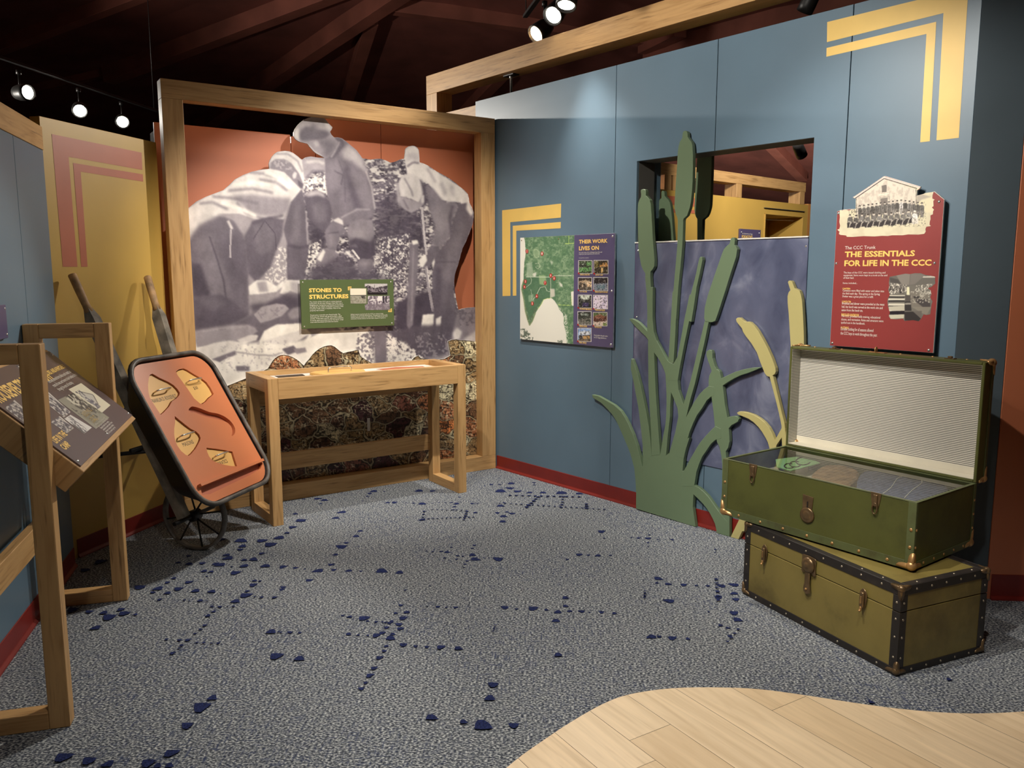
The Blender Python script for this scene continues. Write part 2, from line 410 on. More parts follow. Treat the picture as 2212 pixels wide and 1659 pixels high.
def carpetmat():
    m, nt, b = newmat('grey_loop_carpet'); tc = N(nt, 'ShaderNodeTexCoord')
    def noise(sc, vec, det=2):
        n = N(nt, 'ShaderNodeTexNoise'); n.inputs['Scale'].default_value = 1.0; n.inputs['Detail'].default_value = det
        mp = N(nt, 'ShaderNodeMapping'); mp.inputs['Scale'].default_value = vec; mp.inputs['Rotation'].default_value = (0, 0, 0.05)
        nt.links.new(tc.outputs['Object'], mp.inputs[0]); nt.links.new(mp.outputs[0], n.inputs['Vector']); return n
    fine = noise(1, (105, 165, 1), 2); hx = noise(1, (16, 140, 1)); hy = noise(1, (140, 16, 1)); big = noise(1, (1.2, 1.2, 1), 3)
    fr = ramp(nt, [(0.36, rgba((48, 52, 62))), (0.5, rgba((106, 111, 117))), (0.64, rgba((190, 193, 192)))]); nt.links.new(fine.outputs['Fac'], fr.inputs[0])
    mx = N(nt, 'ShaderNodeMath', operation='MINIMUM'); nt.links.new(hx.outputs['Fac'], mx.inputs[0]); nt.links.new(hy.outputs['Fac'], mx.inputs[1])
    r2 = ramp(nt, [(0.33, (1, 1, 1, 1)), (0.45, (0, 0, 0, 1))]); nt.links.new(mx.outputs[0], r2.inputs[0])
    r3 = ramp(nt, [(0.38, (0.2, 0.2, 0.2, 1)), (0.62, (0.85, 0.85, 0.85, 1))]); nt.links.new(big.outputs['Fac'], r3.inputs[0])
    mm = N(nt, 'ShaderNodeMath', operation='MULTIPLY'); nt.links.new(r2.outputs[0], mm.inputs[0]); nt.links.new(r3.outputs[0], mm.inputs[1])
    mix = N(nt, 'ShaderNodeMixRGB'); nt.links.new(mm.outputs[0], mix.inputs[0]); nt.links.new(fr.outputs[0], mix.inputs[1]); mix.inputs[2].default_value = rgba((56, 66, 96))
    nt.links.new(mix.outputs[0], b.inputs['Base Color']); b.inputs['Roughness'].default_value = 0.95; b.inputs['Specular IOR Level'].default_value = 0.1
    bp = N(nt, 'ShaderNodeBump'); bp.inputs['Strength'].default_value = 0.4; bp.inputs['Distance'].default_value = 0.002
    nt.links.new(fine.outputs['Fac'], bp.inputs['Height']); nt.links.new(bp.outputs[0], b.inputs['Normal'])
    return m
M['carpet'] = carpetmat()
M['navy'] = paint('navy_carpet_tuft', (38, 46, 84), 0.95, 0.35, 160, bump=0.6, spec=0.1)
M['plank'] = wood('pale_maple_plank', (226, 200, 162), (216, 188, 148), (178, 148, 110), 0.4, 0.5, 0.7)
M['plank2'] = wood('pale_maple_plank_b', (234, 210, 174), (222, 196, 158), (182, 152, 114), 0.4, 0.4, 0.7)
M['lamp'] = emit('lamp_lens', (1.0, 0.93, 0.8), 60.0)

# ------------------------------------------------------------------ text and prints
def text(s, pl, pL, pR, mat, parent, n=0.0012, bold=0.0, name='lettering', align='LEFT', lh=1.0, uz=None, keep=False):
    """flat lettering fitted to the box between photo pixels pL (bottom left) and pR (top right)"""
    cu = bpy.data.curves.new('lettering', 'FONT'); cu.body = s; cu.size = 1; cu.offset = bold; cu.align_x = align; cu.space_line = lh
    cu.resolution_u = 2
    to = bpy.data.objects.new('lettering', cu); COL.objects.link(to)
    bpy.context.view_layer.update()
    me = bpy.data.meshes.new_from_object(to.evaluated_get(bpy.context.evaluated_depsgraph_get()))
    V = np.empty(len(me.vertices) * 3); me.vertices.foreach_get('co', V); V = V.reshape(-1, 3)
    Fc = [list(p.vertices) for p in me.polygons]
    bpy.data.objects.remove(to); bpy.data.curves.remove(cu); bpy.data.meshes.remove(me)
    (u0, z0), (u1, z1) = uz if uz else (pl.at(*pL), pl.at(*pR))
    x = (V[:, 0] - V[:, 0].min()) / max(1e-6, np.ptp(V[:, 0])); y = (V[:, 1] - V[:, 1].min()) / max(1e-6, np.ptp(V[:, 1]))
    W = pl.o + np.outer(u0 + x * (u1 - u0), pl.d) + np.outer(z0 + y * (z1 - z0), pl.e) + pl.n * n
    return mesh(name, W, Fc, mat, parent)

def pip(X, Y, pts):
    inside = np.zeros(X.shape, bool); n = len(pts)
    for i in range(n):
        x0, y0 = pts[i]; x1, y1 = pts[(i + 1) % n]
        if y0 == y1: continue
        c = ((y0 > Y) != (y1 > Y)) & (X < (x1 - x0) * (Y - y0) / (y1 - y0) + x0)
        inside ^= c
    return inside
def boxblur(A, r):
    if r < 1: return A
    for ax in (0, 1):
        P = np.concatenate([np.repeat(np.take(A, [0], ax), r + 1, ax), A, np.repeat(np.take(A, [-1], ax), r, ax)], ax)
        C = np.cumsum(P, ax); n = A.shape[ax]
        A = (np.take(C, range(2 * r + 1, 2 * r + 1 + n), ax) - np.take(C, range(0, n), ax)) / (2 * r + 1)
    return A
def fnoise(h, w, sizes, seed=0, ax=1.0, ay=1.0):
    r = np.random.default_rng(seed); out = np.zeros((h, w)); tot = 0
    for s, wt in sizes:
        gh, gw = int(h / (s * ay)) + 3, int(w / (s * ax)) + 3
        g = r.random((gh, gw)); yy = np.arange(h) / (s * ay); xx = np.arange(w) / (s * ax)
        y0 = yy.astype(int); x0 = xx.astype(int); fy = (yy - y0)[:, None]; fx = (xx - x0)[None, :]
        fy = fy * fy * (3 - 2 * fy); fx = fx * fx * (3 - 2 * fx)
        out += wt * ((g[y0][:, x0] * (1 - fx) + g[y0][:, x0 + 1] * fx) * (1 - fy) + (g[y0 + 1][:, x0] * (1 - fx) + g[y0 + 1][:, x0 + 1] * fx) * fy); tot += wt
    return out / tot
class Canvas:
    """colour field in photo pixel units; s samples per pixel"""
    def __init__(c, x0, y0, x1, y1, s=1.0, bg=(128, 128, 128)):
        c.x0, c.y0, c.s = x0, y0, s; c.w = int((x1 - x0) * s) + 2; c.h = int((y1 - y0) * s) + 2
        c.A = np.ones((c.h, c.w, 3)) * np.array(bg, float)
    def mask(c, pts, blur=0):
        p = [((x - c.x0) * c.s, (y - c.y0) * c.s) for x, y in pts]
        xs = [q[0] for q in p]; ys = [q[1] for q in p]; b = blur * 3 + 2
        i0, i1 = max(0, int(min(ys)) - b), min(c.h, int(max(ys)) + b + 1); j0, j1 = max(0, int(min(xs)) - b), min(c.w, int(max(xs)) + b + 1)
        if i1 <= i0 or j1 <= j0: return None
        X, Y = np.meshgrid(np.arange(j0, j1), np.arange(i0, i1)); m = pip(X, Y, p).astype(float)
        if blur: m = boxblur(boxblur(m, blur), blur)
        return i0, i1, j0, j1, m
    def poly(c, pts, col, a=1.0, blur=0):
        r = c.mask(pts, blur)
        if r is None: return
        i0, i1, j0, j1, m = r; m = (m * a)[..., None]; c.A[i0:i1, j0:j1] = c.A[i0:i1, j0:j1] * (1 - m) + np.array(col, float) * m
    def strip(c, pts, w, col, a=1.0, blur=0):
        for (xa, ya), (xb, yb) in zip(pts[:-1], pts[1:]):
            L = math.hypot(xb - xa, yb - ya) or 1; nx, ny = -(yb - ya) / L * w / 2, (xb - xa) / L * w / 2
            c.poly([(xa + nx, ya + ny), (xb + nx, yb + ny), (xb - nx, yb - ny), (xa - nx, ya - ny)], col, a, blur)
    def ell(c, x, y, rx, ry, col, a=1.0, blur=0, rot=0):
        ca, sa = math.cos(rot), math.sin(rot)
        c.poly([(x + rx * math.cos(t) * ca - ry * math.sin(t) * sa, y + rx * math.cos(t) * sa + ry * math.sin(t) * ca) for t in np.linspace(0, 2 * math.pi, 20)[:-1]], col, a, blur)
    def speck(c, pts, col, cover, size=4, a=1.0, seed=1, blur=0, ax=1.0, ay=1.0, soft=0.05):
        r = c.mask(pts, blur)
        if r is None: return
        i0, i1, j0, j1, m = r; nz = fnoise(i1 - i0, j1 - j0, [(max(1.2, size * c.s), 1), (max(1.1, size * c.s / 2), 0.6)], seed, ax, ay)
        th = np.quantile(nz, 1 - cover); m = (m * a * np.clip((nz - th) / soft + 0.5, 0, 1))[..., None]
        c.A[i0:i1, j0:j1] = c.A[i0:i1, j0:j1] * (1 - m) + np.array(col, float) * m
    def sample(c, px, py):
        x = np.clip((px - c.x0) * c.s, 0, c.w - 1.001); y = np.clip((py - c.y0) * c.s, 0, c.h - 1.001)
        x0 = x.astype(int); y0 = y.astype(int); fx = (x - x0)[:, None]; fy = (y - y0)[:, None]; A = c.A
        return (A[y0, x0] * (1 - fx) + A[y0, x0 + 1] * fx) * (1 - fy) + (A[y0 + 1, x0] * (1 - fx) + A[y0 + 1, x0 + 1] * fx) * fy
def printed(name, pl, outline, cell, canvas, parent, n=0.001, mat=None, uz=False, mapping=None):
    """fine flat sheet following an outline; ink colour per vertex from the canvas"""
    P = np.array(outline if uz else pl.px(outline), float)
    lo, hi = P.min(0), P.max(0); nu, nz = int((hi[0] - lo[0]) / cell) + 2, int((hi[1] - lo[1]) / cell) + 2
    us = lo[0] + np.arange(nu + 1) * cell; zs = lo[1] + np.arange(nz + 1) * cell
    UC, ZC = np.meshgrid(us[:-1] + cell / 2, zs[:-1] + cell / 2); keep = pip(UC, ZC, [tuple(p) for p in P])
    idx = np.arange((nu + 1) * (nz + 1)).reshape(nz + 1, nu + 1)
    Q = np.stack([idx[:-1, :-1][keep], idx[:-1, 1:][keep], idx[1:, 1:][keep], idx[1:, :-1][keep]], 1)
    cnt = np.zeros((nz + 1) * (nu + 1), int); np.add.at(cnt, Q.ravel(), 1)
    used = cnt > 0; remap = -np.ones(len(cnt), int); remap[used] = np.arange(used.sum())
    UU, ZZ = np.meshgrid(us, zs); UV = np.stack([UU.ravel(), ZZ.ravel()], 1)[used]; cb = cnt[used]; Q = remap[Q]
    bd = np.where(cb < 4)[0]
    if len(bd):
        A = P; B = np.roll(P, -1, 0); X = UV[bd][:, None, :]; D = (B - A)[None]; L = (D ** 2).sum(-1) + 1e-12
        t = np.clip(((X - A[None]) * D).sum(-1) / L, 0, 1); near = A[None] + t[..., None] * D; dd = ((near - X) ** 2).sum(-1); k = dd.argmin(1)
        nn = near[np.arange(len(bd)), k]; ok = dd[np.arange(len(bd)), k] < (cell * 1.5) ** 2; UV[bd[ok]] = nn[ok]
    W = pl.o + np.outer(UV[:, 0], pl.d) + np.outer(UV[:, 1], pl.e) + pl.n * n
    if mapping is None: px, py = project(W)
    else: px, py = mapping(UV[:, 0], UV[:, 1])
    col = lin(np.clip(canvas.sample(px, py), 0, 255)); col = np.concatenate([col, np.ones((len(col), 1))], 1)
    og = ORG[parent.name]; me = bpy.data.meshes.new(name)
    me.vertices.add(len(W)); me.vertices.foreach_set('co', (W - og).ravel())
    me.loops.add(Q.size); me.loops.foreach_set('vertex_index', Q.ravel().astype(np.int32))
    me.polygons.add(len(Q)); me.polygons.foreach_set('loop_start', (np.arange(len(Q)) * 4).astype(np.int32))
    at = me.color_attributes.new('Col', 'FLOAT_COLOR', 'POINT'); at.data.foreach_set('color', col.ravel())
    me.update(calc_edges=True); me.validate()
    me.materials.append(mat or M['print']); o = bpy.data.objects.new(name, me); return link(o, parent)
# ================================================================== planes of the room
def f2(x, y): return onz(x, y)[:2]
A0 = f2(1073, 1010)                                   # corner between mural frame and blue wall
E0 = f2(2024, 1282)                                   # right end of the blue wall
BW = Plane(A0, E0 - A0)                               # blue wall, u runs left to right
FRa, FRb = f2(1072, 1011), f2(599.4, 1084.5)
FR = Plane(FRa, FRb - FRa)                            # mural frame front, u runs right to left
YW = Plane(f2(159, 1209), f2(312, 1142) - f2(287, 1153))
LW = Plane(f2(155, 1232), f2(155, 1232) - f2(0, 1450))
BLEN = float(np.linalg.norm(E0 - A0)); WTOP = 2.768; WTH = 0.17
U0, U1, ZW = 1.356, 2.516, 2.172                      # opening in the blue wall

# ================================================================== floor
fl = mesh('floor', [(-14.2, -6, 0), (14.2, -6, 0), (14.2, 24.2, 0), (-14.2, 24.2, 0)], [[0, 1, 2, 3]], M['carpet'], org=(0, 0, 0)); tag(fl, kind='structure')
# navy tufted patches of the carpet pattern: (zoom origin, scale, [(x, y, width)])
PATCH = [((600, 1000), 2.212, [(85,243,30),(110,275,50),(70,310,40),(45,335,20),(15,358,35),(308,235,45),(278,263,40),(395,325,30),(375,350,35),(328,383,25),(305,402,60),(278,438,30),(255,487,35),(195,515,55),(150,562,40),(25,498,40),(85,503,30),(130,507,15),(268,512,30),(340,515,35),(398,518,20),(498,515,60),(583,523,40),(25,595,30),(20,606,30),(225,178,40),(190,172,40),(125,173,20),(205,195,20),(460,135,40),(440,147,25),(510,137,15),(430,160,20),(405,182,12),(675,133,40),(738,135,30),(525,190,25),(558,190,30),(615,192,12),(650,193,15),(690,195,40),(740,192,12),(770,190,12),(800,190,12),(830,190,15),(855,195,30),(845,210,20),(840,225,15),(870,165,15),(930,195,25),(955,195,12),(690,272,35),(945,238,25),(1000,238,12),(1050,240,25),(1095,235,20),(1120,243,35),(1160,245,12),(1080,255,40),(1075,280,35),(1115,98,35),(1060,104,20),(1020,105,20),(1110,122,45),(1065,134,55),(1145,137,40),(1205,142,30),(1268,142,35),(1355,143,55),(1440,147,40),(1065,205,40),(1080,190,15),(1225,95,20),(1225,106,15),(1548,330,40),(1560,360,15),(1440,440,35),(1485,442,18),(1530,443,30),(1590,443,18),(1383,463,18),(1690,358,15),(1725,360,20),(1770,362,35),(1775,345,15),(1815,367,12),(1850,367,10),(1885,368,20),(1770,382,15),(1770,400,12),(2090,415,15),(2090,428,12),(780,425,20),(740,425,15),(710,423,10),(810,427,30),(830,405,15),(797,455,15),(790,470,10),(940,395,20),(930,410,15),(930,440,35),(945,460,50),(1055,462,55),(860,445,20),(885,447,15),(855,462,15),(905,470,20),(895,485,18),(890,500,12),(985,455,10),(1010,453,10),(1085,693,40),(1140,700,18),(1220,698,50),(1283,703,22),(1340,713,40),(1330,755,45),(1375,685,30),(1375,645,35),(1395,710,30),(1452,712,35),(1490,716,12),(1548,716,30),(1608,720,25),(1817,553,45),(1812,575,20),(1865,580,35),(1940,585,35),(2000,587,20),(2055,590,25),(2120,590,40),(2105,547,10),(2180,585,50),(1870,662,55),(1755,625,15),(1755,640,15),(2100,615,20),(2105,645,40),(2180,625,40),(2190,655,40),(2180,720,45),(2195,750,45),(1785,832,50),(1823,833,25),(1885,840,45),(1960,842,25),(2115,778,25),(2150,790,25),(2160,830,25),(2060,713,12),(1340,920,40),(1030,1065,55),(765,690,25),(805,693,15),(850,693,25),(728,590,12),(712,630,8),(700,660,10),(685,688,10),(715,688,12),(345,737,30),(310,732,18),(410,745,55),(430,758,20),(470,763,20),(500,762,12),(515,765,15),(588,683,25),(565,720,25),(618,715,35),(598,745,40),(545,758,20),(535,768,30),(580,775,40),(520,790,30),(500,815,35),(585,795,35),(550,820,30),(540,838,50),(470,828,40),(430,827,15),(385,825,20),(340,820,30),(600,873,40),(660,880,25),(713,883,25),(780,883,40),(863,888,45),(520,878,25),(508,903,25),(487,935,40),(460,985,35),(440,1020,40),(420,1055,25),(400,1083,35),(60,813,30),(105,815,20),(15,813,15),(610,610,15)]),
 ((0, 1050), 2.7243, [(1770,205,60),(1720,245,45),(1690,278,35),(1645,305,60),(1540,325,65),(1590,348,75),(1420,322,80),(1300,318,50),(1430,355,50),(1415,377,40),(1335,408,45),(1345,425,60),(1540,400,40),(1495,433,55),(1440,437,40),(1300,465,60),(1275,460,50),(1190,458,40),(1115,460,50),(1050,453,30),(1110,415,30),(1205,502,40),(1245,506,35),(1220,535,20),(1440,472,50),(1385,515,65),(1365,478,20),(1565,472,60),(1110,570,50),(1025,545,35),(985,572,35),(935,605,60),(820,600,70),(900,630,35),(990,632,45),(1050,610,60),(1155,618,55),(1250,623,55),(1300,637,15),(940,673,30),(1085,675,20),(1115,678,15),(1180,677,35),(1220,680,15),(1500,560,35),(1530,563,20),(1490,587,50),(1455,623,30),(1445,648,75),(1390,680,60),(1500,655,15),(1540,658,25),(1615,660,35),(1250,712,30),(1295,715,30),(1340,712,15),(1375,712,20),(1260,742,30),(1225,767,35),(1205,825,30),(1180,848,25),(1150,873,25),(1105,912,40),(1055,912,30),(980,908,25),(1160,925,20),(1200,927,25),(1245,930,20),(1285,930,25),(1070,942,30),(1055,960,20),(1015,990,35),(1600,860,65),(1640,862,20),(1625,1007,85),(1765,1018,70),(1255,1250,65),(1185,1310,110),(1100,1418,75),(1005,1580,90),(870,1640,90),(930,1650,50),(1000,1650,60),(640,1640,75),(520,1625,85),(370,1605,110),(425,735,65),(525,745,50),(615,748,50),(710,732,45),(730,755,70),(640,778,80),(800,760,30),(565,838,55),(590,450,70),(500,500,60),(1490,748,10)]),
 ((900, 1400), 1.686, [(278,138,40),(268,185,45),(55,255,50),(172,272,35),(240,283,70),(355,287,45),(515,27,30),(85,3,25),(150,3,25),(1938,117,20),(1655,200,25)])]
CHAINS = [((600, 1000), 2.212, [(700,235,690,275,4,16),(740,225,900,230,8,12),(700,270,935,262,12,13),(905,235,890,275,5,18),(1110,158,1440,165,12,18),(1060,195,1560,225,20,14),(1245,165,1190,215,6,22),(1365,165,1355,215,5,18),(1475,200,1475,220,3,20),(1040,780,1030,810,4,15),(1755,615,1750,650,4,14),(2095,560,2105,660,6,22),(2200,800,2150,860,4,20)])]
pp = [(ox + x / s, oy + y / s, w / s) for (ox, oy), s, L in PATCH for x, y, w in L]
for (ox, oy), s, L in CHAINS:
    for x0, y0, x1, y1, k, w in L:
        pp += [(ox + (x0 + (x1 - x0) * i / (k - 1)) / s, oy + (y0 + (y1 - y0) * i / (k - 1)) / s, w / s) for i in range(k)]
V = []; Fc = []
for x, y, w in pp:
    c = onz(x, y); g = w * (c[1] / F) * 1.03; h = g * random.uniform(0.75, 1.05); sk = random.uniform(-.2, .2) * g; fl_ = random.choice((1, -1))
    q = [(-.5, -.45), (-.1, -.5), (.5, -.42), (.36 + random.uniform(-.1, .1), .1), (.12, .5), (-.22, .46), (-.4, .05)]
    b = len(V); V += [(c[0] + a * g + sk * d, c[1] + d * h * fl_, 0.0010 + b * 2e-6) for a, d in q]; Fc.append(list(range(b, b + len(q)))[::fl_])
o = mesh('carpet_pattern', V, Fc, M['navy'], fl); tag(o, 'navy blue tufted patches woven into the grey carpet', kind='stuff')
# pale wood inlay, each plank its own piece
curve = smooth_path([onz(*p)[:2] for p in [(1060,1690),(1095,1659),(1130,1631),(1170,1603),(1230,1563),(1300,1523),(1360,1501),(1450,1488),(1550,1486),(1640,1490),(1740,1503),(1850,1520),(1950,1533),(2050,1541),(2130,1542),(2212,1538),(2300,1530)]], 4)
region = [tuple(p) for p in curve] + [(3.4, 2.6), (3.4, 0.9), (-0.35, 0.9)]
inl = mesh('floor_inlay', [(x, y, 0.0006) for x, y in region], [list(range(len(region)))], M['darkgap']); tag(inl, kind='structure')
def clip(pts, nx, ny, c):
    out = []
    for i in range(len(pts)):
        p, q = pts[i], pts[(i + 1) % len(pts)]; dp, dq = p[0] * nx + p[1] * ny - c, q[0] * nx + q[1] * ny - c
        if dp <= 0: out.append(p)
        if dp * dq < 0:
            t = dp / (dp - dq); out.append((p[0] + (q[0] - p[0]) * t, p[1] + (q[1] - p[1]) * t))
    return out
pd = np.array([math.sin(math.radians(148)), math.cos(math.radians(148))]); pn = np.array([pd[1], -pd[0]])
for k in range(-30, 30):
    c0, c1 = k * 0.178, k * 0.178 + 0.1765
    s = clip(clip(region, pn[0], pn[1], c1), -pn[0], -pn[1], -c0)
    if len(s) < 3: continue
    off = random.uniform(0, 1.22)
    for j in range(-6, 6):
        d0 = off + j * 1.22; t = clip(clip(s, pd[0], pd[1], d0 + 1.2185), -pd[0], -pd[1], -d0)
        if len(t) < 3: continue
        Vt = [(x, y, 0.0022) for x, y in t]; ox, oy = random.uniform(0, 9), random.uniform(0, 9)
        mesh('plank', Vt, [list(range(len(Vt)))], M['plank'] if random.random() < .5 else M['plank2'], inl,
             uv=[(np.dot(pd, p[:2]) + ox, np.dot(pn, p[:2]) + oy) for p in Vt])

# ================================================================== blue wall with its opening
wr = mesh('wall_right', [BW.pt(u, 0, n) for u, n in ((-.24, -.022), (U0 - .02, -.022), (U0 - .02, -WTH), (-.24, -WTH))] + [BW.pt(u, WTOP - .004, n) for u, n in ((-.24, -.022), (U0 - .02, -.022), (U0 - .02, -WTH), (-.24, -WTH))],
          [[0, 1, 5, 4], [1, 2, 6, 5], [2, 3, 7, 6], [3, 0, 4, 7], [4, 5, 6, 7]], M['darkgap'], org=tuple(BW.pt(1, 0, 0))); tag(wr, kind='structure')
for nm, a, b, z0, z1 in (('core', U1 + .02, BLEN, 0, WTOP - .004), ('core', U0 - .02, U1 + .02, ZW + .02, WTOP - .004), ('core', U0 - .02, U1 + .02, 0, 0.36)):
    pbox(nm, BW, a, b, z0, z1, -WTH, -.022, M['darkgap'], wr, bev=0)
s1, s2, s3 = BW.at(1330, 143)[0] + .008, BW.at(1552, 83)[0], BW.at(1845, 6)[0]
g = 0.0022
ZS = 0.40
for pts in ([(-.24, 0), (s1 - g, 0), (s1 - g, WTOP), (-.24, WTOP)],
            [(s1 + g, 0), (s2 - g, 0), (s2 - g, ZS), (U0, ZS), (U0, ZW), (s2 - g, ZW), (s2 - g, WTOP), (s1 + g, WTOP)],
            [(s2 + g, 0), (s3 - g, 0), (s3 - g, WTOP), (s2 + g, WTOP), (s2 + g, ZW), (U1, ZW), (U1, ZS), (s2 + g, ZS)],
            [(s3 + g, 0), (BLEN, 0), (BLEN, WTOP), (s3 + g, WTOP)]):
    prism('panel', BW, pts, -.02, 0, M['blue'], wr, bev=0.0012)
# lining of the opening
pbox('jamb', BW, U0 - .02, U0 - .0005, ZS, ZW, -WTH, -.021, M['jamb'], wr)
pbox('jamb', BW, U1 + .0005, U1 + .02, ZS, ZW, -WTH, -.021, M['jamb'], wr)
pbox('header', BW, U0, U1, ZW + .0005, ZW + .02, -WTH, -.021, M['jamb'], wr)
pbox('back_panel', BW, -.3, U0 - .012, 0, 2.6, -WTH - .075, -WTH - .004, M['blue'], wr)
# end return and the orange wall behind the trunks
P1, P2 = BW.pt(BLEN + .001, 0, 0), np.append(f2(2128, 1293.5), 0)
rt = Plane(P1, (P2 - P1)); LR = float(np.linalg.norm(P2 - P1))
o = pbox('wall_right_return', rt, 0, LR, 0, 3.3, -.10, -.002, M['blue_shaded'], org=tuple(P1)); tag(o, kind='structure')
OW = Plane(P2, f2(2212, 1296) - P2[:2])
o = pbox('wall_right_end', OW, 0.002, 2.2, 0, 3.3, -.10, 0, M['orange'], org=tuple(P2)); tag(o, kind='structure')

# baseboards
def baseboard(name, pl, u0, u1, h=0.1):
    V = []; prof = [(0.001, 0), (.016, 0), (.015, .006), (.006, .016), (.0045, .02), (.0045, h - .002), (.001, h)]
    for u in (u0, u1): V += [pl.pt(u, z, n) for n, z in prof]
    k = len(prof); Fc = [[i, i + 1, k + i + 1, k + i] for i in range(k - 1)] + [list(range(k))[::-1], list(range(k, 2 * k))]
    return tag(mesh(name, V, Fc, M['red_base'], org=tuple(pl.pt((u0 + u1) / 2, 0, 0))), kind='structure')
baseboard('baseboard_right', BW, 0.006, BLEN - .02)
baseboard('baseboard_end', OW, 0.02, 2.2, 0.12)
baseboard('baseboard_back', YW, 0.03, .835, 0.1)
baseboard('baseboard_left', LW, -2.6, 0.06, 0.1)

# yellow and orange corner stripes, thin vinyl on the walls
def decals(name, pl, polys, mat, parent, n=0.0009):
    for p in polys: poly(name, pl, pl.px(p), n, mat, parent)
Z6 = lambda X, Y: (1500 + X / 3.107, Y / 3.107)
decals('stripe', BW, [[Z6(892,148), Z6(1840,-84), Z6(1775,925), Z6(1625,942), Z6(1672,88), Z6(890,283)],
                      [Z6(888,322), Z6(1624,146), Z6(1580,948), Z6(1516,955), Z6(1558,228), Z6(886,381)]], M['stripe_y'], wr)
Zm = lambda X, Y: (1050 + X / 5.53, 380 + Y / 5.53)
decals('stripe', BW, [[Zm(193,411), Zm(898,330), Zm(894,498), Zm(290,553), Zm(292,1433), Zm(198,1436)],
                      [Zm(320,596), Zm(894,550), Zm(892,625), Zm(362,655), Zm(363,1430), Zm(320,1432)]], M['stripe_y'], wr)

# ================================================================== left: yellow panel, blue wall
yl = pbox('wall_back_left', YW, 0, .842, 0, 2.256, -.06, 0, M['yellow'], org=tuple(YW.pt(.4, 0))); tag(yl, kind='structure')
Zy = lambda X, Y: (X / 3.16, Y / 3.16)
decals('stripe', YW, [[Zy(352,915), Zy(966,1042), Zy(971,1160), Zy(467,1070), Zy(528,1821), Zy(428,1821)],
                      [Zy(498,1112), Zy(974,1190), Zy(977,1240), Zy(550,1172), Zy(597,1821), Zy(554,1821)]], M['stripe_o'], yl)
lw = mesh('wall_left', [LW.pt(u, z, n) for u, z, n in ((-3, 0, -.02), (.07, 0, -.02), (.07, 2.08, -.02), (-3, 2.08, -.02), (-3, 0, -.12), (.07, 0, -.12), (.07, 2.08, -.12), (-3, 2.08, -.12))],
          [[0, 1, 2, 3], [4, 7, 6, 5], [1, 5, 6, 2], [3, 2, 6, 7], [0, 4, 5, 1], [0, 3, 7, 4]], M['darkgap'], org=tuple(LW.pt(-1, 0))); tag(lw, kind='structure')
sl = LW.at(38, 420)[0]
for a, b in ((-3, sl - 1.22 - .002), (sl - 1.22 + .002, sl - .002), (sl + .002, .07)): pbox('panel', LW, a, b, 0, 2.08, -.019, 0, M['blue'], lw)
o = pbox('trim_1', LW, -3, .068, 2.081, 2.19, -.12, .004, M['wood'], org=tuple(LW.pt(-1, 2.08))); tag(o, kind='structure')
# small purple sign at the picture edge on the left wall
sg = thing('wall_sign', 'purple sign with screws on the blue wall behind the reading rail', 'sign', tuple(LW.pt(-.45, 1.2)))
ua = LW.at(6, 700)[0]; z1_, z0_ = LW.at(3, 658)[1], LW.at(4, 731)[1]
pbox('board', LW, ua - .75, ua, z0_, z1_, .004, .016, M['purple'], sg)
rivets('screw', [LW.pt(ua - .015, z, .016) for z in (z0_ + .015, z1_ - .015)], LW.n, .005, M['screw'], sg)

# ================================================================== orange wall behind the mural
wb = mesh('wall_back', [FR.pt(u, z, -.45) for u, z in ((-.1, 0), (2.27, 0), (2.27, 2.36), (-.1, 2.36))] + [FR.pt(u, z, -.33) for u, z in ((-.1, 0), (2.27, 0), (2.27, 2.36), (-.1, 2.36))],
          [[0, 1, 2, 3], [4, 7, 6, 5], [0, 4, 5, 1], [1, 5, 6, 2], [2, 6, 7, 3], [3, 7, 4, 0]], M['darkgap'], org=tuple(FR.pt(1.2, 0, -.4))); tag(wb, kind='structure')
sA, sB = FR.off(-.31).at(822, 267)[0], FR.off(-.31).at(629, 330)[0]
for a, b, zt in ((-.06, sA - .002, 2.54), (sA + .002, 1.25, 2.54), (1.254, sB - .002, 2.40), (sB + .002, 2.27, 2.41)):
    pbox('panel', FR, a, b, 0, zt, -.329, -.31, M['orange'], wb)

# ================================================================== beam above the blue wall
tb = thing('overhead_beam', 'long oak beam frame standing on a steel post above the blue wall', 'beam', tuple(BW.pt(.2, 2.77, -.08)))
pbox('beam', BW, -.88, 3.1, 2.915, 3.062, -.15, 0, M['wood'], tb)
pbox('post', BW, -.88, -.736, 2.35, 2.9145, -.15, 0, M['wood'], tb, along='z')
pbox('lower_rail', BW, -.735, -.245, 2.64, 2.745, -.15, -.01, M['wood'], tb)
lathe('steel_post', BW.pt(.085, WTOP - .004, -.075), (0, 0, 1), [(0, .009), (.125, .009), (.127, .013), (.145, .013)], M['alum'], tb, 12)
lathe('steel_post', BW.pt(2.9, WTOP - .004, -.075), (0, 0, 1), [(0, .009), (.125, .009), (.127, .013), (.145, .013)], M['alum'], tb, 12)
pbox('plate', BW, .03, .14, 2.905, 2.9149, -.105, -.045, M['black'], tb)

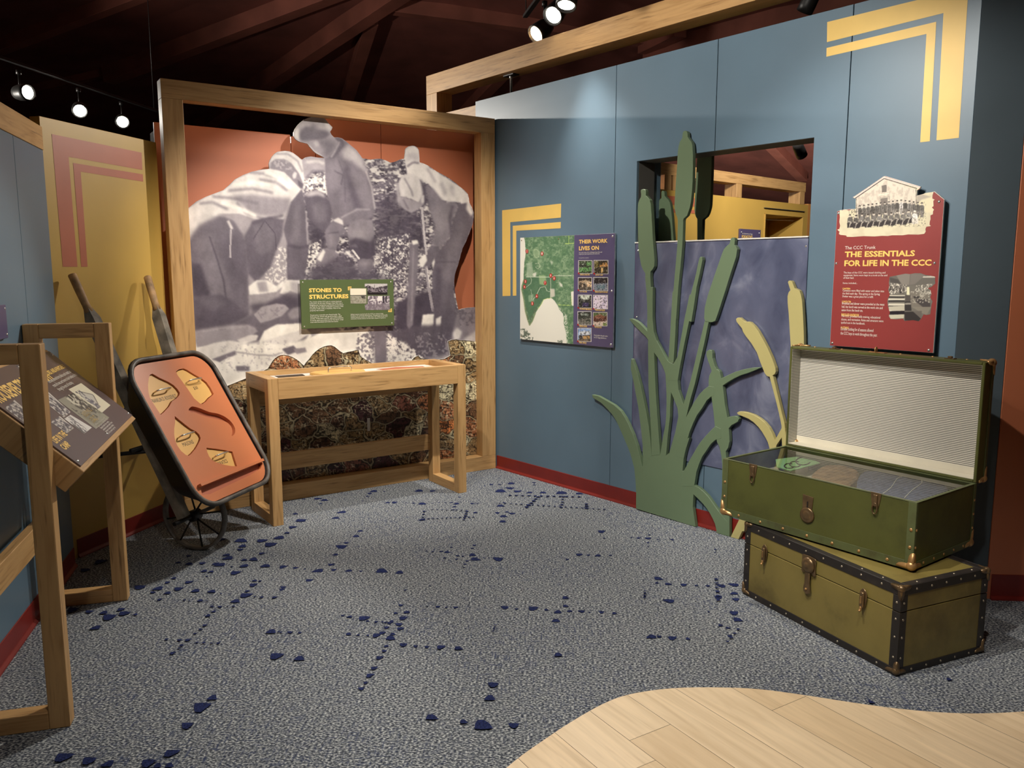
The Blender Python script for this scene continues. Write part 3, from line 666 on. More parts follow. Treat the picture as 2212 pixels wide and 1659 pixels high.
# ================================================================== roof: facets and rafters
APEX = np.array([-1.7, 10.6, 5.7]); RS = 0.19
def roofz(x, y): return APEX[2] - RS * math.hypot(x - APEX[0], y - APEX[1])
K = 16; R_ = 19.0
Vr = [APEX] + [(APEX[0] + R_ * math.cos(2 * math.pi * k / K), APEX[1] + R_ * math.sin(2 * math.pi * k / K), APEX[2] - RS * R_ * math.cos(math.pi / K)) for k in range(K)]
cl = mesh('ceiling', Vr, [[0, 1 + (k + 1) % K, 1 + k] for k in range(K)], M['ceil'], org=tuple(APEX)); tag(cl, kind='structure')
def roofhit(x, y, lo=1.5, hi=25):
    r = ray(x, y); r = r / np.linalg.norm(r)
    for i in range(60):
        m = (lo + hi) / 2; p = CAM + r * m
        if p[2] < roofz(p[0], p[1]): lo = m
        else: hi = m
    return CAM + r * lo
def rafter(pa, pb, w, h, name='rafter', ext=0.0, ee=0.0):
    a, b = roofhit(*pa), roofhit(*pb); d = b - a; L = np.linalg.norm(d); d = d / L; a = a - d * ext
    s = np.cross(d, (0, 0, 1)); s /= np.linalg.norm(s); up = np.cross(s, d)
    return solid(name, a - s * w / 2 - up * h, d * (L + ext + ee), s * w, up * (h + .25), M['rafter'], cl, 0.004)
rafter((0, 88), (230, 0), .16, .16, ext=1, ee=2); rafter((230, 150), (640, -6), .22, .22, ee=2); rafter((430, 262), (830, -12), .24, .22, ee=1)
rafter((746, 216), (802, 30), .2, .16); rafter((840, 6), (1150, 46), .2, .14, ee=2); rafter((1000, 240), (1085, 150), .2, .16)
rafter((1400, 108), (1800, 2), .2, .16, ee=2); rafter((1390, 100), (1470, 60), .2, .12); rafter((1655, 290), (1735, 374), .2, .18)
rafter((230, 150), (0, 205), .12, .1)
# outer walls far behind the exhibit walls
for nm, P, Q in (('wall_outer_north', (-14, 24), (14, 24)), ('wall_outer_west', (-14, -5), (-14, 24)), ('wall_outer_east', (14, -5), (14, 24)), ('wall_outer_south', (-14, -5), (14, -5))):
    o = mesh(nm, [(P[0], P[1], 0), (Q[0], Q[1], 0), (Q[0], Q[1], 4.6), (P[0], P[1], 4.6)], [[0, 1, 2, 3]], M['outer']); tag(o, kind='structure')

# ================================================================== far room seen through the opening
FW = Plane(onz(1541, 421, 2.255)[:2], (math.sin(math.radians(48.5)), math.cos(math.radians(48.5))))
du0, du1 = FW.at(1650.6, 480)[0], FW.at(1733, 480)[0]; dz = 2.124
wf = prism('wall_far', FW, [(-2.6, 0), (du0, 0), (du0, dz), (du1, dz), (du1, 0), (1.84, 0), (1.84, 2.255), (-2.6, 2.255)], -.14, 0, M['yellow'], org=tuple(FW.pt(0, 0))); tag(wf, kind='structure')
pbox('side_panel', FW, 1.841, 3.2, 0, 2.27, -.14, .0, M['farorange'], wf)
far_s = lambda X, Y: (1420 + X / 6.506, 300 + Y / 6.506)
decals('stripe', FW, [[far_s(100,795), far_s(540,835), far_s(540,955), far_s(100,915)], [far_s(100,980), far_s(540,1000), far_s(540,1050), far_s(100,1030)]], M['stripe_o'], wf, .003)
tf = thing('clerestory_frame', 'oak post and rail frame on top of the far yellow wall', 'frame', tuple(FW.pt(.3, 2.256, 0)))
pbox('rail', FW, -2.4, 1.77, 2.392, 2.496, -.14, .001, M['wood'], tf)
for x in (1449, 1465 + 100, 1602, 1738):
    u = FW.at(x, 425)[0] if x != 1565 else -.55
    pbox('post', FW, u - .10, u, 2.2555, 2.3915, -.14, .001, M['wood'], tf, along='z')
dr = pbox('door_1', FW, du0 + .012, du1 - .012, 0.005, dz - .02, -.46, -.42, M['yellow'], org=tuple(FW.pt(du0, 0, -.1))); tag(dr, kind='structure')
pbox('door_frame', FW, du0, du0 + .01, 0, dz, -.46, .012, M['yellow'], dr); pbox('door_frame', FW, du1 - .01, du1, 0, dz, -.46, .012, M['yellow'], dr)
pbox('door_frame', FW, du0, du1, dz - .012, dz, -.46, .012, M['yellow'], dr)
pbox('ledge', FW, du0 - .02, du1 + .02, dz + .05, dz + .056, .001, .02, M['darkgap'], dr)
fs = thing('wall_sign', 'purple sign with yellow heading on the far yellow wall beside the door', 'sign', tuple(FW.pt(.6, 1.4)))
(a_, b_), (c_, d_) = FW.at(1595, 493), FW.at(1640, 498)
pbox('board', FW, a_, c_, 1.25, d_ + .005, .004, .02, M['purple'], fs)
text('An Uncommon Saga', FW, far_s(1165, 1346), far_s(1312, 1328), M['txt_w'], fs, n=.022)
text("POKAGON'S", FW, far_s(1160, 1400), far_s(1312, 1358), M['txt_y'], fs, n=.022, bold=.02)
rivets('screw', [FW.pt(u, d_ - .03, .02) for u in (a_ + .03, c_ - .03)], FW.n, .01, M['screw'], fs)
# ================================================================== mural frame
fr = thing('mural_frame', 'tall oak frame around the workers photo mural', 'frame', tuple(FR.pt(1.14, 0, -.05)))
FU0, FU1, FZ = 0.004, 2.275, 2.608
pbox('top_rail', FR, FU0, FU1, FZ - .108, FZ, -.1, 0, M['wood'], fr)
pbox('bottom_rail', FR, FU0, FU1, 0, .107, -.1, 0, M['wood'], fr)
pbox('post', FR, FU0, .122, .1075, FZ - .1085, -.1, 0, M['wood'], fr, along='z')
pbox('post', FR, 2.158, FU1, .1075, FZ - .1085, -.1, 0, M['wood'], fr, along='z')

# ================================================================== workers photo mural (flat print on a cut board)
Z5 = lambda X, Y: (400 + X / 3.253, 240 + Y / 3.253)
Z6b = lambda X, Y: (400 + X / 3.16, 700 + Y / 3.16)
sil = [(-30,720),(20,685),(80,635),(150,600),(270,555),(310,520),(350,480),(410,448),(470,425),(540,410),(592,406),(588,370),(596,345),(610,320),(630,298),(650,285),(700,279),(735,283),(762,296),(792,318),(820,342),(845,325),(880,318),(930,326),(985,330),(950,312),(920,296),(900,280),(875,250),(860,230),(830,222),(800,214),(775,198),(762,175),(762,150),(772,126),(790,100),(812,78),(836,60),(862,48),(890,41),(922,38),(955,42),(982,52),(1000,76),(1018,96),(1036,114),(1028,132),(1018,146),(1030,168),(1046,185),(1075,184),(1104,192),(1130,212),(1165,242),(1202,272),(1225,302),(1246,332),(1275,336),(1300,340),(1340,336),(1372,334),(1410,346),(1442,362),(1465,358),(1490,350),(1515,338),(1541,334),(1546,300),(1548,272),(1556,258),(1572,248),(1592,243),(1612,245),(1630,256),(1641,272),(1646,315),(1648,360),(1675,368),(1705,382),(1735,402),(1765,422),(1810,446),(1852,470),(1895,500),(1932,532),(1962,556),(1986,582),(1994,612),(1998,645),(2016,678),(2028,712),(2026,760),(2018,802),(1996,862),(1972,920),(1950,962),(1934,1020),(1918,1082),(1904,1118),(1894,1156),(1890,1200),(1894,1250),(1904,1320),(1920,1398),(1950,1388),(1985,1382),(2030,1378),(2110,1378),(2110,2700),(-30,2700)]
MU = FR.off(-.102)
mu = thing('photo_mural', 'grey photograph cutout of three men bending over rocks inside the oak frame', 'mural', tuple(FR.pt(1.1, 0, -.11)))
silpx = [Z5(*p) for p in sil]
uz = MU.px(silpx); uz = [(u, max(z, .002)) for u, z in uz]
prism('board', MU, uz, -.012, -.0015, M['white'], mu)
C5 = Canvas(385, 245, 1055, 1075, 1.0, (150, 142, 146))
def gcol(g):
    k = np.array([(0, 40, 33, 44), (.25, 72, 64, 76), (.5, 122, 114, 122), (.75, 178, 170, 172), (1, 240, 234, 224)], float)
    return [float(np.interp(g, k[:, 0], k[:, i])) for i in (1, 2, 3)]
def G(pts, g, blur=1, a=1.0, z=Z5): C5.poly([z(*p) for p in pts], gcol(g), a, blur)
def GS(pts, w, g, blur=1, a=1.0, z=Z5): C5.strip([z(*p) for p in pts], w, gcol(g), a, blur)
def GK(pts, g, cover, size, a=1.0, seed=1, z=Z5, ax=1.0, ay=1.0): C5.speck([z(*p) for p in pts], gcol(g), cover, size, a, seed, 1, ax, ay, .16)
# hillside
hill = [(830,330),(1240,320),(1660,320),(2100,560),(2100,1500),(1300,1700),(780,1300),(820,900)]
G(hill, .4, 2); GK(hill, .12, .4, 9, .8, 5); GK(hill, .92, .26, 6.0, .85, 3, ax=1.6, ay=.8); GK(hill, .9, .14, 2.6, .7, 55, ax=1.6)
G([(1330,640),(1500,560),(1640,700),(1700,1000),(1580,900),(1540,1250),(1420,1250),(1340,900)], .24, 5, .8)
GK([(1320,900),(1580,860),(1560,1300),(1340,1300)], .92, .3, 3.0, .95, 6)
GK([(840,470),(1000,430),(1010,600),(860,640)], .95, .35, 4, .9, 8); G([(850,700),(990,840),(1000,980),(880,960)], .22, 4, .9)
GK([(860,950),(960,900),(930,1100),(850,1180)], .95, .45, 4, .95, 9); GK([(560,950),(720,950),(720,1200),(560,1220)], .9, .3, 4, .9, 10)
# left man
G([(-30,720),(20,685),(150,600),(280,552),(360,475),(480,424),(596,404),(700,428),(790,505),(822,550),(780,600),(740,640),(690,760),(560,780),(380,720),(240,720),(100,760),(-30,820)], .86, 1)
G([(330,592),(470,585),(600,600),(742,612),(735,690),(690,735),(600,742),(520,735),(430,700),(380,640)], .52, 4, .85)
for q in ([(190,600),(330,612),(520,650)], [(300,560),(470,545),(620,575)], [(360,640),(430,720),(560,760)], [(520,480),(640,500),(720,560)], [(100,650),(190,640),(300,690)], [(450,430),(560,440),(650,470)]): GS(q, 6, .45, 2, .7)
for q in ([(330,520),(480,500),(600,520)], [(250,640),(400,690),(500,740)], [(560,430),(660,470),(740,540)]): GS(q, 7, .98, 2, .8)
G([(-30,860),(30,760),(110,720),(180,720),(240,735),(275,745),(340,770),(400,860),(425,920),(440,1110),(446,1330),(452,1430),(330,1490),(70,1545),(-30,1560)], .40, 2)
G([(-30,800),(30,700),(170,690),(260,720),(180,760),(100,800),(40,880),(-30,960)], .88, 4, .9)
G([(60,900),(180,860),(230,1010),(320,1260),(300,1420),(180,1330),(130,1100)], .5, 6, .8)
G([(230,880),(400,870),(436,1080),(440,1180),(360,1260),(290,1090)], .34, 8, .7)
GS([(322,832),(316,1030)], 4, .68, 0); GS([(300,770),(330,830)], 6, .8, 1); GS([(170,880),(215,1010),(270,1190),(290,1340)], 3, .25, 1, .8)
G([(40,1060),(110,1080),(180,1300),(60,1310)], .2, 3, .8)
G([(60,1310),(250,1288),(330,1330),(445,1440),(330,1500),(70,1545)], .33, 3); G([(80,1330),(230,1310),(300,1360),(200,1400)], .44, 5, .7)
G([(415,880),(475,770),(600,742),(695,762),(680,880),(640,980),(600,1100),(500,1205),(440,1140)], .36, 2)
G([(480,800),(600,790),(636,900),(600,1000),(500,1000)], .44, 4, .8); GS([(478,900),(560,770),(632,860),(640,980)], 2.5, .26, 0, .8)
GS([(690,735),(560,760),(470,790)], 6, .28, 2, .8)
G([(745,640),(818,548),(834,600),(850,720),(862,820),(872,950),(850,1080),(832,1192),(718,1192),(712,1050),(716,930),(690,830)], .38, 1)
G([(760,700),(800,640),(812,800),(790,950),(745,930)], .48, 5, .8); GS([(850,700),(858,860),(862,940)], 3, .72, 1, .8); GS([(722,940),(800,960),(868,945)], 5, .24, 2, .8)
G([(665,1280),(690,1215),(720,1185),(832,1192),(822,1250),(800,1290),(740,1262),(700,1290)], .92, 1); G([(740,1200),(810,1200),(795,1285),(745,1262)], .62, 3, .7)
G([(448,1230),(500,1190),(580,1190),(640,1230),(690,1190),(700,1220),(640,1270),(520,1285),(450,1290)], .92, 1); G([(500,1200),(570,1195),(585,1270),(520,1272)], .58, 2, .8)
G([(588,372),(612,320),(655,284),(705,278),(765,297),(822,345),(842,440),(838,505),(826,515),(800,440),(745,365),(690,335),(630,338),(600,360)], .84, 1)
GS([(640,300),(720,300),(790,350),(825,430)], 4, .6, 1, .8); G([(606,360),(640,340),(695,338),(748,370),(800,440),(832,515),(814,548),(770,505),(700,430),(640,410),(596,404)], .5, 1)
GK([(610,350),(720,345),(760,420),(640,400)], .72, .4, 4, .7, 12); G([(752,450),(768,425),(786,435),(778,470),(760,478)], .8, 1); G([(790,480),(832,515),(820,545),(795,520)], .3, 1)
# middle man
G([(820,345),(880,318),(985,330),(990,430),(930,418),(880,440),(850,490),(834,460)], .62, 1); GS([(850,360),(930,350),(980,370)], 5, .85, 2, .8); GS([(850,470),(900,420),(980,425)], 5, .35, 2, .8)
G([(985,330),(1042,300),(1100,200),(1135,215),(1205,272),(1248,335),(1290,440),(1318,540),(1335,690),(1300,760),(1130,800),(1050,780),(1010,720),(1000,600),(985,480)], .44, 1)
G([(1140,230),(1205,275),(1250,340),(1285,450),(1230,400),(1170,350),(1110,330),(1100,280)], .76, 4, .9); G([(1000,360),(1090,350),(1110,450),(1060,560),(1010,560)], .5, 5, .8)
G([(1112,400),(1140,380),(1190,540),(1240,680),(1190,690),(1150,560)], .3, 4, .8); G([(1160,420),(1250,430),(1310,560),(1330,690),(1270,700),(1215,560)], .52, 5, .8)
GS([(1270,420),(1312,540),(1334,690)], 4, .8, 1, .6); GS([(1048,420),(1110,450),(1095,520)], 3, .28, 1, .7); GS([(1075,340),(1120,450),(1125,640)], 2, .3, 1, .6)
G([(1085,755),(1200,690),(1320,690),(1330,745),(1240,790),(1130,815),(1090,800)], .47, 2); GS([(1095,750),(1210,690),(1300,690)], 4, .66, 1, .7); GS([(1130,810),(1240,790),(1325,750)], 5, .25, 2, .8)
G([(1040,765),(1075,748),(1108,770),(1112,805),(1060,812)], .84, 1)
G([(832,598),(870,568),(920,556),(975,575),(1015,640),(1032,710),(1020,800),(985,840),(930,822),(865,745)], .33, 1); G([(838,592),(880,562),(930,557),(975,580),(985,610),(930,590),(870,600)], .74, 2, .9); G([(880,660),(960,640),(1000,700),(990,790),(920,780)], .44, 5, .8)
G([(985,835),(1035,770),(1110,800),(1128,850),(1090,880),(1065,960),(1030,1000),(1000,970),(985,900)], .46, 1); GS([(1000,860),(1080,850)], 3, .3, 1, .8); G([(1010,870),(1050,860),(1045,950),(1015,950)], .56, 3, .8)
G([(1138,830),(1165,780),(1220,758),(1310,765),(1330,820),(1330,900),(1300,965),(1200,975),(1150,930)], .53, 1); G([(1160,850),(1230,820),(1290,850),(1260,900),(1180,910)], .62, 5, .8)
G([(1150,910),(1200,890),(1300,920),(1340,870),(1345,990),(1300,1060),(1220,1060),(1160,990)], .27, 3); GS([(1175,975),(1225,1040)], 4, .9, 0, .9)
G([(1150,950),(1215,960),(1200,930)], .4, 1)
G([(918,1055),(935,1010),(975,965),(1040,975),(1085,1010),(1040,1060),(985,1085),(930,1080)], .52, 1); G([(925,1040),(970,968),(985,990),(955,1060)], .9, 1)
G([(1210,1060),(1240,1036),(1320,1042),(1322,1100),(1290,1135),(1240,1140),(1215,1110)], .46, 1); G([(1225,1060),(1300,1050),(1310,1080),(1240,1090)], .58, 3, .8)
G([(880,1090),(960,1085),(1100,1005),(1210,1080),(1225,1140),(1330,1120),(1440,1190),(860,1190)], .30, 5, .9)
G([(762,175),(764,148),(790,100),(835,60),(890,40),(955,42),(982,52),(1005,80),(1036,114),(1018,146),(990,195),(880,205),(805,216)], .72, 1)
G([(792,175),(812,130),(850,105),(885,118),(920,135),(965,130),(1000,142),(1022,160),(985,200),(890,208),(815,215)], .36, 3); G([(870,115),(905,80),(935,120),(960,190),(900,195)], .42, 4, .8); G([(800,85),(860,52),(960,48),(985,75),(900,90),(850,98)], .66, 3, .7)
G([(985,60),(1036,114),(1015,140),(985,105)], .84, 2); G([(762,170),(770,128),(795,120),(800,160),(800,210)], .86, 2)
G([(852,218),(905,205),(990,198),(1025,170),(1048,190),(1078,200),(1062,265),(1020,325),(985,332),(935,305),(890,270)], .58, 1)
G([(900,205),(1000,195),(1060,225),(1050,280),(1010,330),(960,318),(985,260),(940,235)], .40, 5, .8); G([(898,222),(915,205),(938,215),(942,248),(915,252)], .7, 2); GS([(860,235),(905,285),(960,320)], 4, .8, 1, .8)
G([(1045,186),(1080,184),(1108,200),(1118,240),(1060,320),(1030,335),(1005,330),(1060,265),(1075,215)], .36, 1); GS([(1085,215),(1060,270),(1025,325)], 4, .66, 1, .8)
# right man
G([(1541,336),(1548,270),(1575,247),(1612,244),(1642,272),(1650,362),(1765,422),(1935,532),(1988,584),(2000,650),(2028,712),(1990,690),(1930,640),(1860,640),(1790,620),(1700,500),(1560,450)], .88, 1)
G([(1555,300),(1600,290),(1640,300),(1640,350),(1560,345)], .72, 4, .8); GS([(1560,390),(1600,360),(1645,365)], 5, .48, 1, .8); GS([(1700,400),(1760,500)], 6, .6, 2, .6); GS([(1800,500),(1830,590)], 8, .58, 3, .6); GS([(1870,520),(1885,600)], 8, .6, 3, .6)
G([(1690,520),(1740,540),(1820,640),(1900,640),(1925,660),(1880,770),(1868,880),(1800,965),(1735,945),(1760,800),(1715,700)], .5, 2); G([(1730,700),(1800,650),(1850,720),(1830,850),(1770,880)], .58, 6, .7); GS([(1880,660),(1860,760),(1870,880)], 5, .28, 2, .8)
G([(1925,655),(1992,640),(2028,712),(2020,800),(1950,965),(1905,1130),(1885,1250),(1905,1395),(1760,1400),(1738,1260),(1735,1150),(1748,1000),(1800,965),(1870,880),(1880,770)], .38, 1)
G([(1930,800),(1990,760),(1960,900),(1890,1060),(1880,1200),(1800,1180),(1830,1000)], .48, 8, .8); G([(1985,600),(2002,660),(2024,712),(2010,740),(1975,690)], .9, 2); GS([(1750,1060),(1900,1060)], 3, .28, 1, .6); G([(1745,1010),(1755,1060),(1742,1110),(1732,1060)], .9, 1)
G([(1760,1100),(1800,1100),(1790,1390),(1760,1390)], .24, 4, .7)
G([(1496,510),(1520,460),(1560,440),(1610,440),(1650,480),(1690,560),(1690,620),(1650,650),(1560,605),(1510,600)], .84, 1); GS([(1540,470),(1590,560),(1600,600)], 4, .58, 1, .8); G([(1650,470),(1695,540),(1700,640),(1660,700),(1650,640),(1672,580)], .3, 2)
G([(1500,598),(1560,610),(1640,640),(1668,600),(1680,650),(1640,690),(1590,715),(1555,700),(1515,670)], .62, 1); G([(1480,500),(1500,500),(1512,610),(1510,680),(1490,630)], .7, 2); GS([(1530,620),(1570,690)], 4, .44, 1, .7); G([(1655,590),(1682,590),(1680,640),(1660,650)], .8, 1)
G([(1730,940),(1795,965),(1750,1040),(1705,1120),(1665,1085),(1680,1010)], .42, 1); G([(1640,1045),(1690,995),(1700,1050),(1670,1100),(1655,1090)], .92, 1)
GS([(1660,675),(1676,870),(1692,1010)], 7, .76, 0); GS([(1652,690),(1668,870),(1684,1010)], 2.5, .4, 0)
# stakes and trench
G([(1478,1350),(1570,1310),(1740,1250),(1762,1400),(1680,1640),(1570,1580),(1476,1520)], .24, 3); G([(1400,1500),(1560,1560),(1700,1640),(1700,1800),(1540,1750)], .3, 4, .9)
G([(1583,940),(1610,905),(1640,930),(1636,1080),(1618,1300),(1600,1500),(1572,1540),(1556,1500),(1566,1200)], .47, 1); G([(1590,910),(1632,905),(1640,930),(1600,940)], .95, 1); GS([(1604,960),(1590,1480)], 3, .6, 1, .8)
GS([(1692,1090),(1710,1230),(1742,1410)], 6, .62, 0); GS([(1700,1100),(1718,1240)], 2, .85, 0)
G([(1740,1380),(1905,1390),(1925,1450),(1860,1660),(1790,1660),(1740,1500)], .34, 3); G([(1670,1430),(1748,1425),(1740,1560),(1690,1640),(1640,1640)], .95, 1); G([(1760,1460),(1800,1440),(1790,1560),(1765,1600)], .9, 1); GK([(1640,1560),(1780,1560),(1800,1700),(1640,1700)], .95, .5, 3, .9, 21)
G([(1905,1440),(1945,1392),(2000,1380),(2110,1378),(2110,1660),(1860,1660)], .52, 2); G([(1880,1560),(1910,1520),(1945,1550),(1930,1600),(1890,1610)], .86, 2); GK([(1920,1400),(2100,1390),(2100,1500),(1930,1520)], .35, .4, 5, .7, 22); G([(1960,1600),(2110,1500),(2110,1700),(1960,1700)], .8, 3)
G([(1330,1525),(1408,1515),(1420,1700),(1400,1800),(1340,1800)], .46, 1); GK([(1200,1560),(1340,1540),(1330,1800),(1180,1800)], .9, .5, 4, .95, 23); GK([(1410,1560),(1560,1620),(1700,1800),(1420,1800)], .95, .5, 4, .95, 24)
# foreground rocks
G([(-30,1545),(330,1495),(450,1435),(700,1280),(820,1280),(830,1700),(-30,1700)], .42, 3)
G([(450,1360),(560,1350),(700,1300),(800,1320),(800,1380),(700,1400),(560,1370),(480,1420)], .28, 4, .9)
G([(-30,1560),(300,1508),(440,1500),(500,1530),(470,1590),(330,1625),(60,1660),(-30,1670)], .68, 2); GK([(60,1550),(480,1510),(440,1590),(80,1640)], .5, .25, 6, .6, 30)
G([(482,1430),(540,1375),(640,1352),(705,1362),(730,1390),(680,1440),(600,1470),(530,1490)], .66, 1); GK([(500,1400),(700,1370),(660,1450),(540,1470)], .5, .3, 5, .6, 31); G([(720,1425),(760,1385),(815,1375),(815,1450),(740,1465)], .6, 2)
G([(518,1620),(555,1545),(640,1500),(825,1490),(890,1580),(840,1640),(760,1700),(600,1720),(520,1690)], .98, 1); G([(860,1600),(960,1550),(1290,1530),(1285,1580),(1200,1700),(1120,1750),(800,1740)], .99, 1); G([(1270,1570),(1290,1540),(1240,1700),(1180,1720)], .5, 3, .9); G([(360,1600),(420,1570),(515,1575),(500,1610),(400,1640)], .86, 1)
G([(740,1640),(870,1560),(850,1600),(770,1700)], .45, 2)
low = [(-30,160),(250,170),(900,120),(1300,100),(1900,260),(2000,700),(-30,700)]
G([(-30,140),(700,120),(1250,60),(1290,260),(1000,700),(-30,700)], .97, 3, 1, Z6b)
for q, g in (([(70,60),(460,20),(500,50),(340,115),(80,160)], .62), ([(80,172),(200,128),(300,112),(400,128),(330,196),(190,232),(80,240)], .9), ([(180,240),(340,182),(352,206),(240,262)], .5), ([(345,195),(400,152),(560,130),(640,152),(672,200),(560,226),(400,222)], .99), ([(660,170),(740,146),(772,186),(700,212)], .42), ([(240,260),(300,225),(380,225),(430,270),(440,310),(260,320)], .97), ([(345,286),(440,288),(436,322),(350,322)], .5), ([(520,120),(790,40),(860,60),(760,120),(640,140)], .9), ([(740,170),(820,160),(830,190),(760,205)], .6)):
    G(q, g, 1, 1, Z6b)
GK([(240,110),(700,110),(700,330),(240,330)], .75, .12, 5, .7, 33, Z6b); GS([(340,190),(480,210),(600,215),(668,195)], 3, .6, 1, .8, Z6b)
G([(1400,70),(1600,10),(1810,0),(1810,200),(1640,235),(1500,130)], .32, 3, .95, Z6b); GK([(1390,80),(1540,150),(1640,240),(1400,260)], .95, .55, 4, .95, 34, Z6b); GK([(1560,60),(1800,60),(1800,220),(1600,230)], .6, .3, 5, .8, 35, Z6b)
G([(1285,0),(1360,0),(1370,250),(1300,250)], .48, 1, 1, Z6b); GK([(1180,60),(1290,40),(1290,260),(1150,260)], .45, .45, 4, .9, 36, Z6b)
C5.A += (fnoise(C5.h, C5.w, [(2, 1), (5, .7), (30, 1)], 77)[..., None] - .5) * 22
C5.A *= 1 + (fnoise(C5.h, C5.w, [(9, 1), (20, 1)], 78, 1.0, 1.9)[..., None] - .5) * .2
silin = [(u, z) for u, z in uz]
printed('print', MU, silin, .005, C5, mu, n=0.0, uz=True)

# ================================================================== stone wall cutout (flat print of fieldstones)
SW = FR.off(-.088)
st = thing('stone_wall_cutout', 'printed fieldstone wall cutout below the workers photo inside the oak frame', 'mural', tuple(FR.pt(1.1, .108, -.095)))
top = [(395,856),(440,846),(480,838),(520,822),(555,808),(579,796),(588,781),(594,774),(601,769),(607,767),(614,766.5),(623,768),(632,771.5),(640,776),(647,781),(652,786),(656.6,790),(661,783),(668.5,775),(675,766),(681.5,759.5),(690,753),(699,748.7),(708,746.5),(716,746),(723,749),(729,754),(735,759),(742,763),(752,760),(762,758.4),(770,756),(774,756),(779,770),(790,777),(799,782),(815,790),(830,790),(860,786),(888,780),(895,772),(903,768),(909,774),(940,778),(960,775),(973,768),(971,756),(969,746),(968,737),(976,734),(985,733),(993,735),(1003,735),(1015,736),(1046,737)]
uz2 = SW.px(top); bz = .1085
uz2 = [(max(.1225, min(2.157, u)), z) for u, z in uz2]
out2 = uz2 + [(.1225, bz), (2.157, bz)]
prism('board', SW, out2, -.0125, -.0012, M['white'], st)
CS = Canvas(385, 730, 1055, 1085, 1.6, (90, 70, 50))
Zs = lambda X, Y: (560 + X / 4.608, 740 + Y / 4.608)
seeds = [(250,200,'o'),(600,170,'t'),(760,150,'b'),(930,150,'t'),(1050,190,'t'),(1560,170,'t'),(1850,190,'o'),(1960,80,'t'),(2090,60,'c'),(1990,190,'b'),(2100,220,'t'),(2120,480,'c'),(1880,480,'c'),(2000,330,'b'),(2110,350,'t'),(1900,660,'o'),(2130,660,'b'),(1890,830,'O'),(2120,840,'o'),(1980,560,'t'),(1900,1010,'t'),(2110,1000,'t'),(1990,960,'c'),(1880,1110,'o'),(320,700,'b'),(590,720,'b'),(810,650,'b'),(810,770,'d'),(930,790,'t'),(1040,700,'p'),(1190,630,'t'),(1290,720,'b'),(1450,610,'m'),(1660,610,'o'),(1560,720,'t'),(1680,760,'b'),(1380,850,'p'),(1530,900,'c'),(1660,890,'d'),(1150,890,'t'),(680,900,'c'),(420,850,'b'),(250,870,'t'),(230,1000,'p'),(420,1010,'t'),(620,1020,'d'),(960,960,'t'),(1240,980,'t'),(220,720,'t'),(400,1260,'d'),(260,1300,'p'),(600,1250,'t'),(760,1240,'p'),(940,1220,'m'),(1240,1180,'p'),(1580,1130,'b'),(1700,1170,'t'),(1450,1100,'t'),(1060,1100,'b'),(850,1110,'t'),(560,1130,'b'),(330,1130,'d'),(120,760,'b'),(120,900,'d'),(60,1050,'b'),(100,1200,'t'),(-80,800,'t'),(-200,900,'b'),(-120,1050,'d'),(-300,1000,'t'),(-500,1050,'b'),(-650,1000,'t'),(-400,1200,'p'),(-150,1250,'t'),(-600,1250,'b'),(450,560,'b'),(700,500,'t'),(1000,480,'b'),(1300,470,'t'),(1550,480,'d'),(250,520,'t'),(20,560,'b'),(500,400,'t'),(900,360,'b'),(1300,340,'t'),(1600,330,'o'),(200,380,'b'),(-100,500,'t'),(-250,700,'d'),(150,1500,'t'),(500,1420,'b'),(900,1400,'t'),(1300,1350,'d'),(1700,1300,'t'),(2000,1180,'d')]
pal = {'o': (158, 104, 70), 'O': (196, 122, 70), 't': (136, 112, 78), 'b': (106, 78, 56), 'c': (196, 186, 152), 'd': (88, 60, 46), 'p': (72, 40, 46), 'm': (126, 80, 66)}
sx = np.array([Zs(a, b) for a, b, _ in seeds]); sc = np.array([pal[k] for _, _, k in seeds], float)
XX, YY = np.meshgrid(CS.x0 + np.arange(CS.w) / CS.s, CS.y0 + np.arange(CS.h) / CS.s)
wx = (fnoise(CS.h, CS.w, [(40, 1), (16, .5)], 41) - .5) * 26; wy = (fnoise(CS.h, CS.w, [(40, 1), (16, .5)], 42) - .5) * 22
d1 = np.full(XX.shape, 1e9); d2 = d1.copy(); ki = np.zeros(XX.shape, int)
for k, (x, y) in enumerate(sx):
    d = np.hypot((XX + wx - x), (YY + wy - y) * 1.25); n1 = d < d1
    d2 = np.where(n1, d1, np.minimum(d2, d)); ki = np.where(n1, k, ki); d1 = np.where(n1, d, d1)
edge = d2 - d1
A = sc[ki] * (0.75 + .5 * fnoise(CS.h, CS.w, [(26, 1), (9, .6)], 43))[..., None]
def ridge(seed, size, ax, ay): return np.abs(fnoise(CS.h, CS.w, [(size, 1), (size * .5, .55)], seed, ax, ay) - .5)
sk = np.clip(1.6 - np.minimum(ridge(44, 8, 2.4, 1), ridge(45, 7, 1, 2.2)) / .042, 0, 1); A = A * (1 - .85 * sk[..., None]) + np.array((26, 18, 12)) * .85 * sk[..., None]
hl = np.clip(1.4 - ridge(46, 9, 1.6, 1) / .04, 0, 1)[..., None] * np.clip((fnoise(CS.h, CS.w, [(30, 1)], 47) - .30) * 4, 0, 1)[..., None]
A = A * (1 - .8 * hl) + np.array((214, 206, 172)) * .8 * hl
A = A * 1.18
A = A * (1 - np.clip(1 - np.abs(edge - 4.2) / 1.8, 0, 1)[..., None] * .8)
mo = np.clip((2.9 - edge) / 1.4, 0, 1)[..., None] * .92; mc = np.array((190, 180, 146)) * (.72 + .5 * fnoise(CS.h, CS.w, [(4, 1), (12, 1)], 48))[..., None]
CS.A = A * (1 - mo) + mc * mo
for (xa, ya), (xb, yb) in zip(top[:-1], top[1:]): CS.strip([(xa, ya), (xb, yb)], 3.0, (40, 28, 20), .9, 0)
printed('print', SW, out2, .0034, CS, st, n=0.0, uz=True)
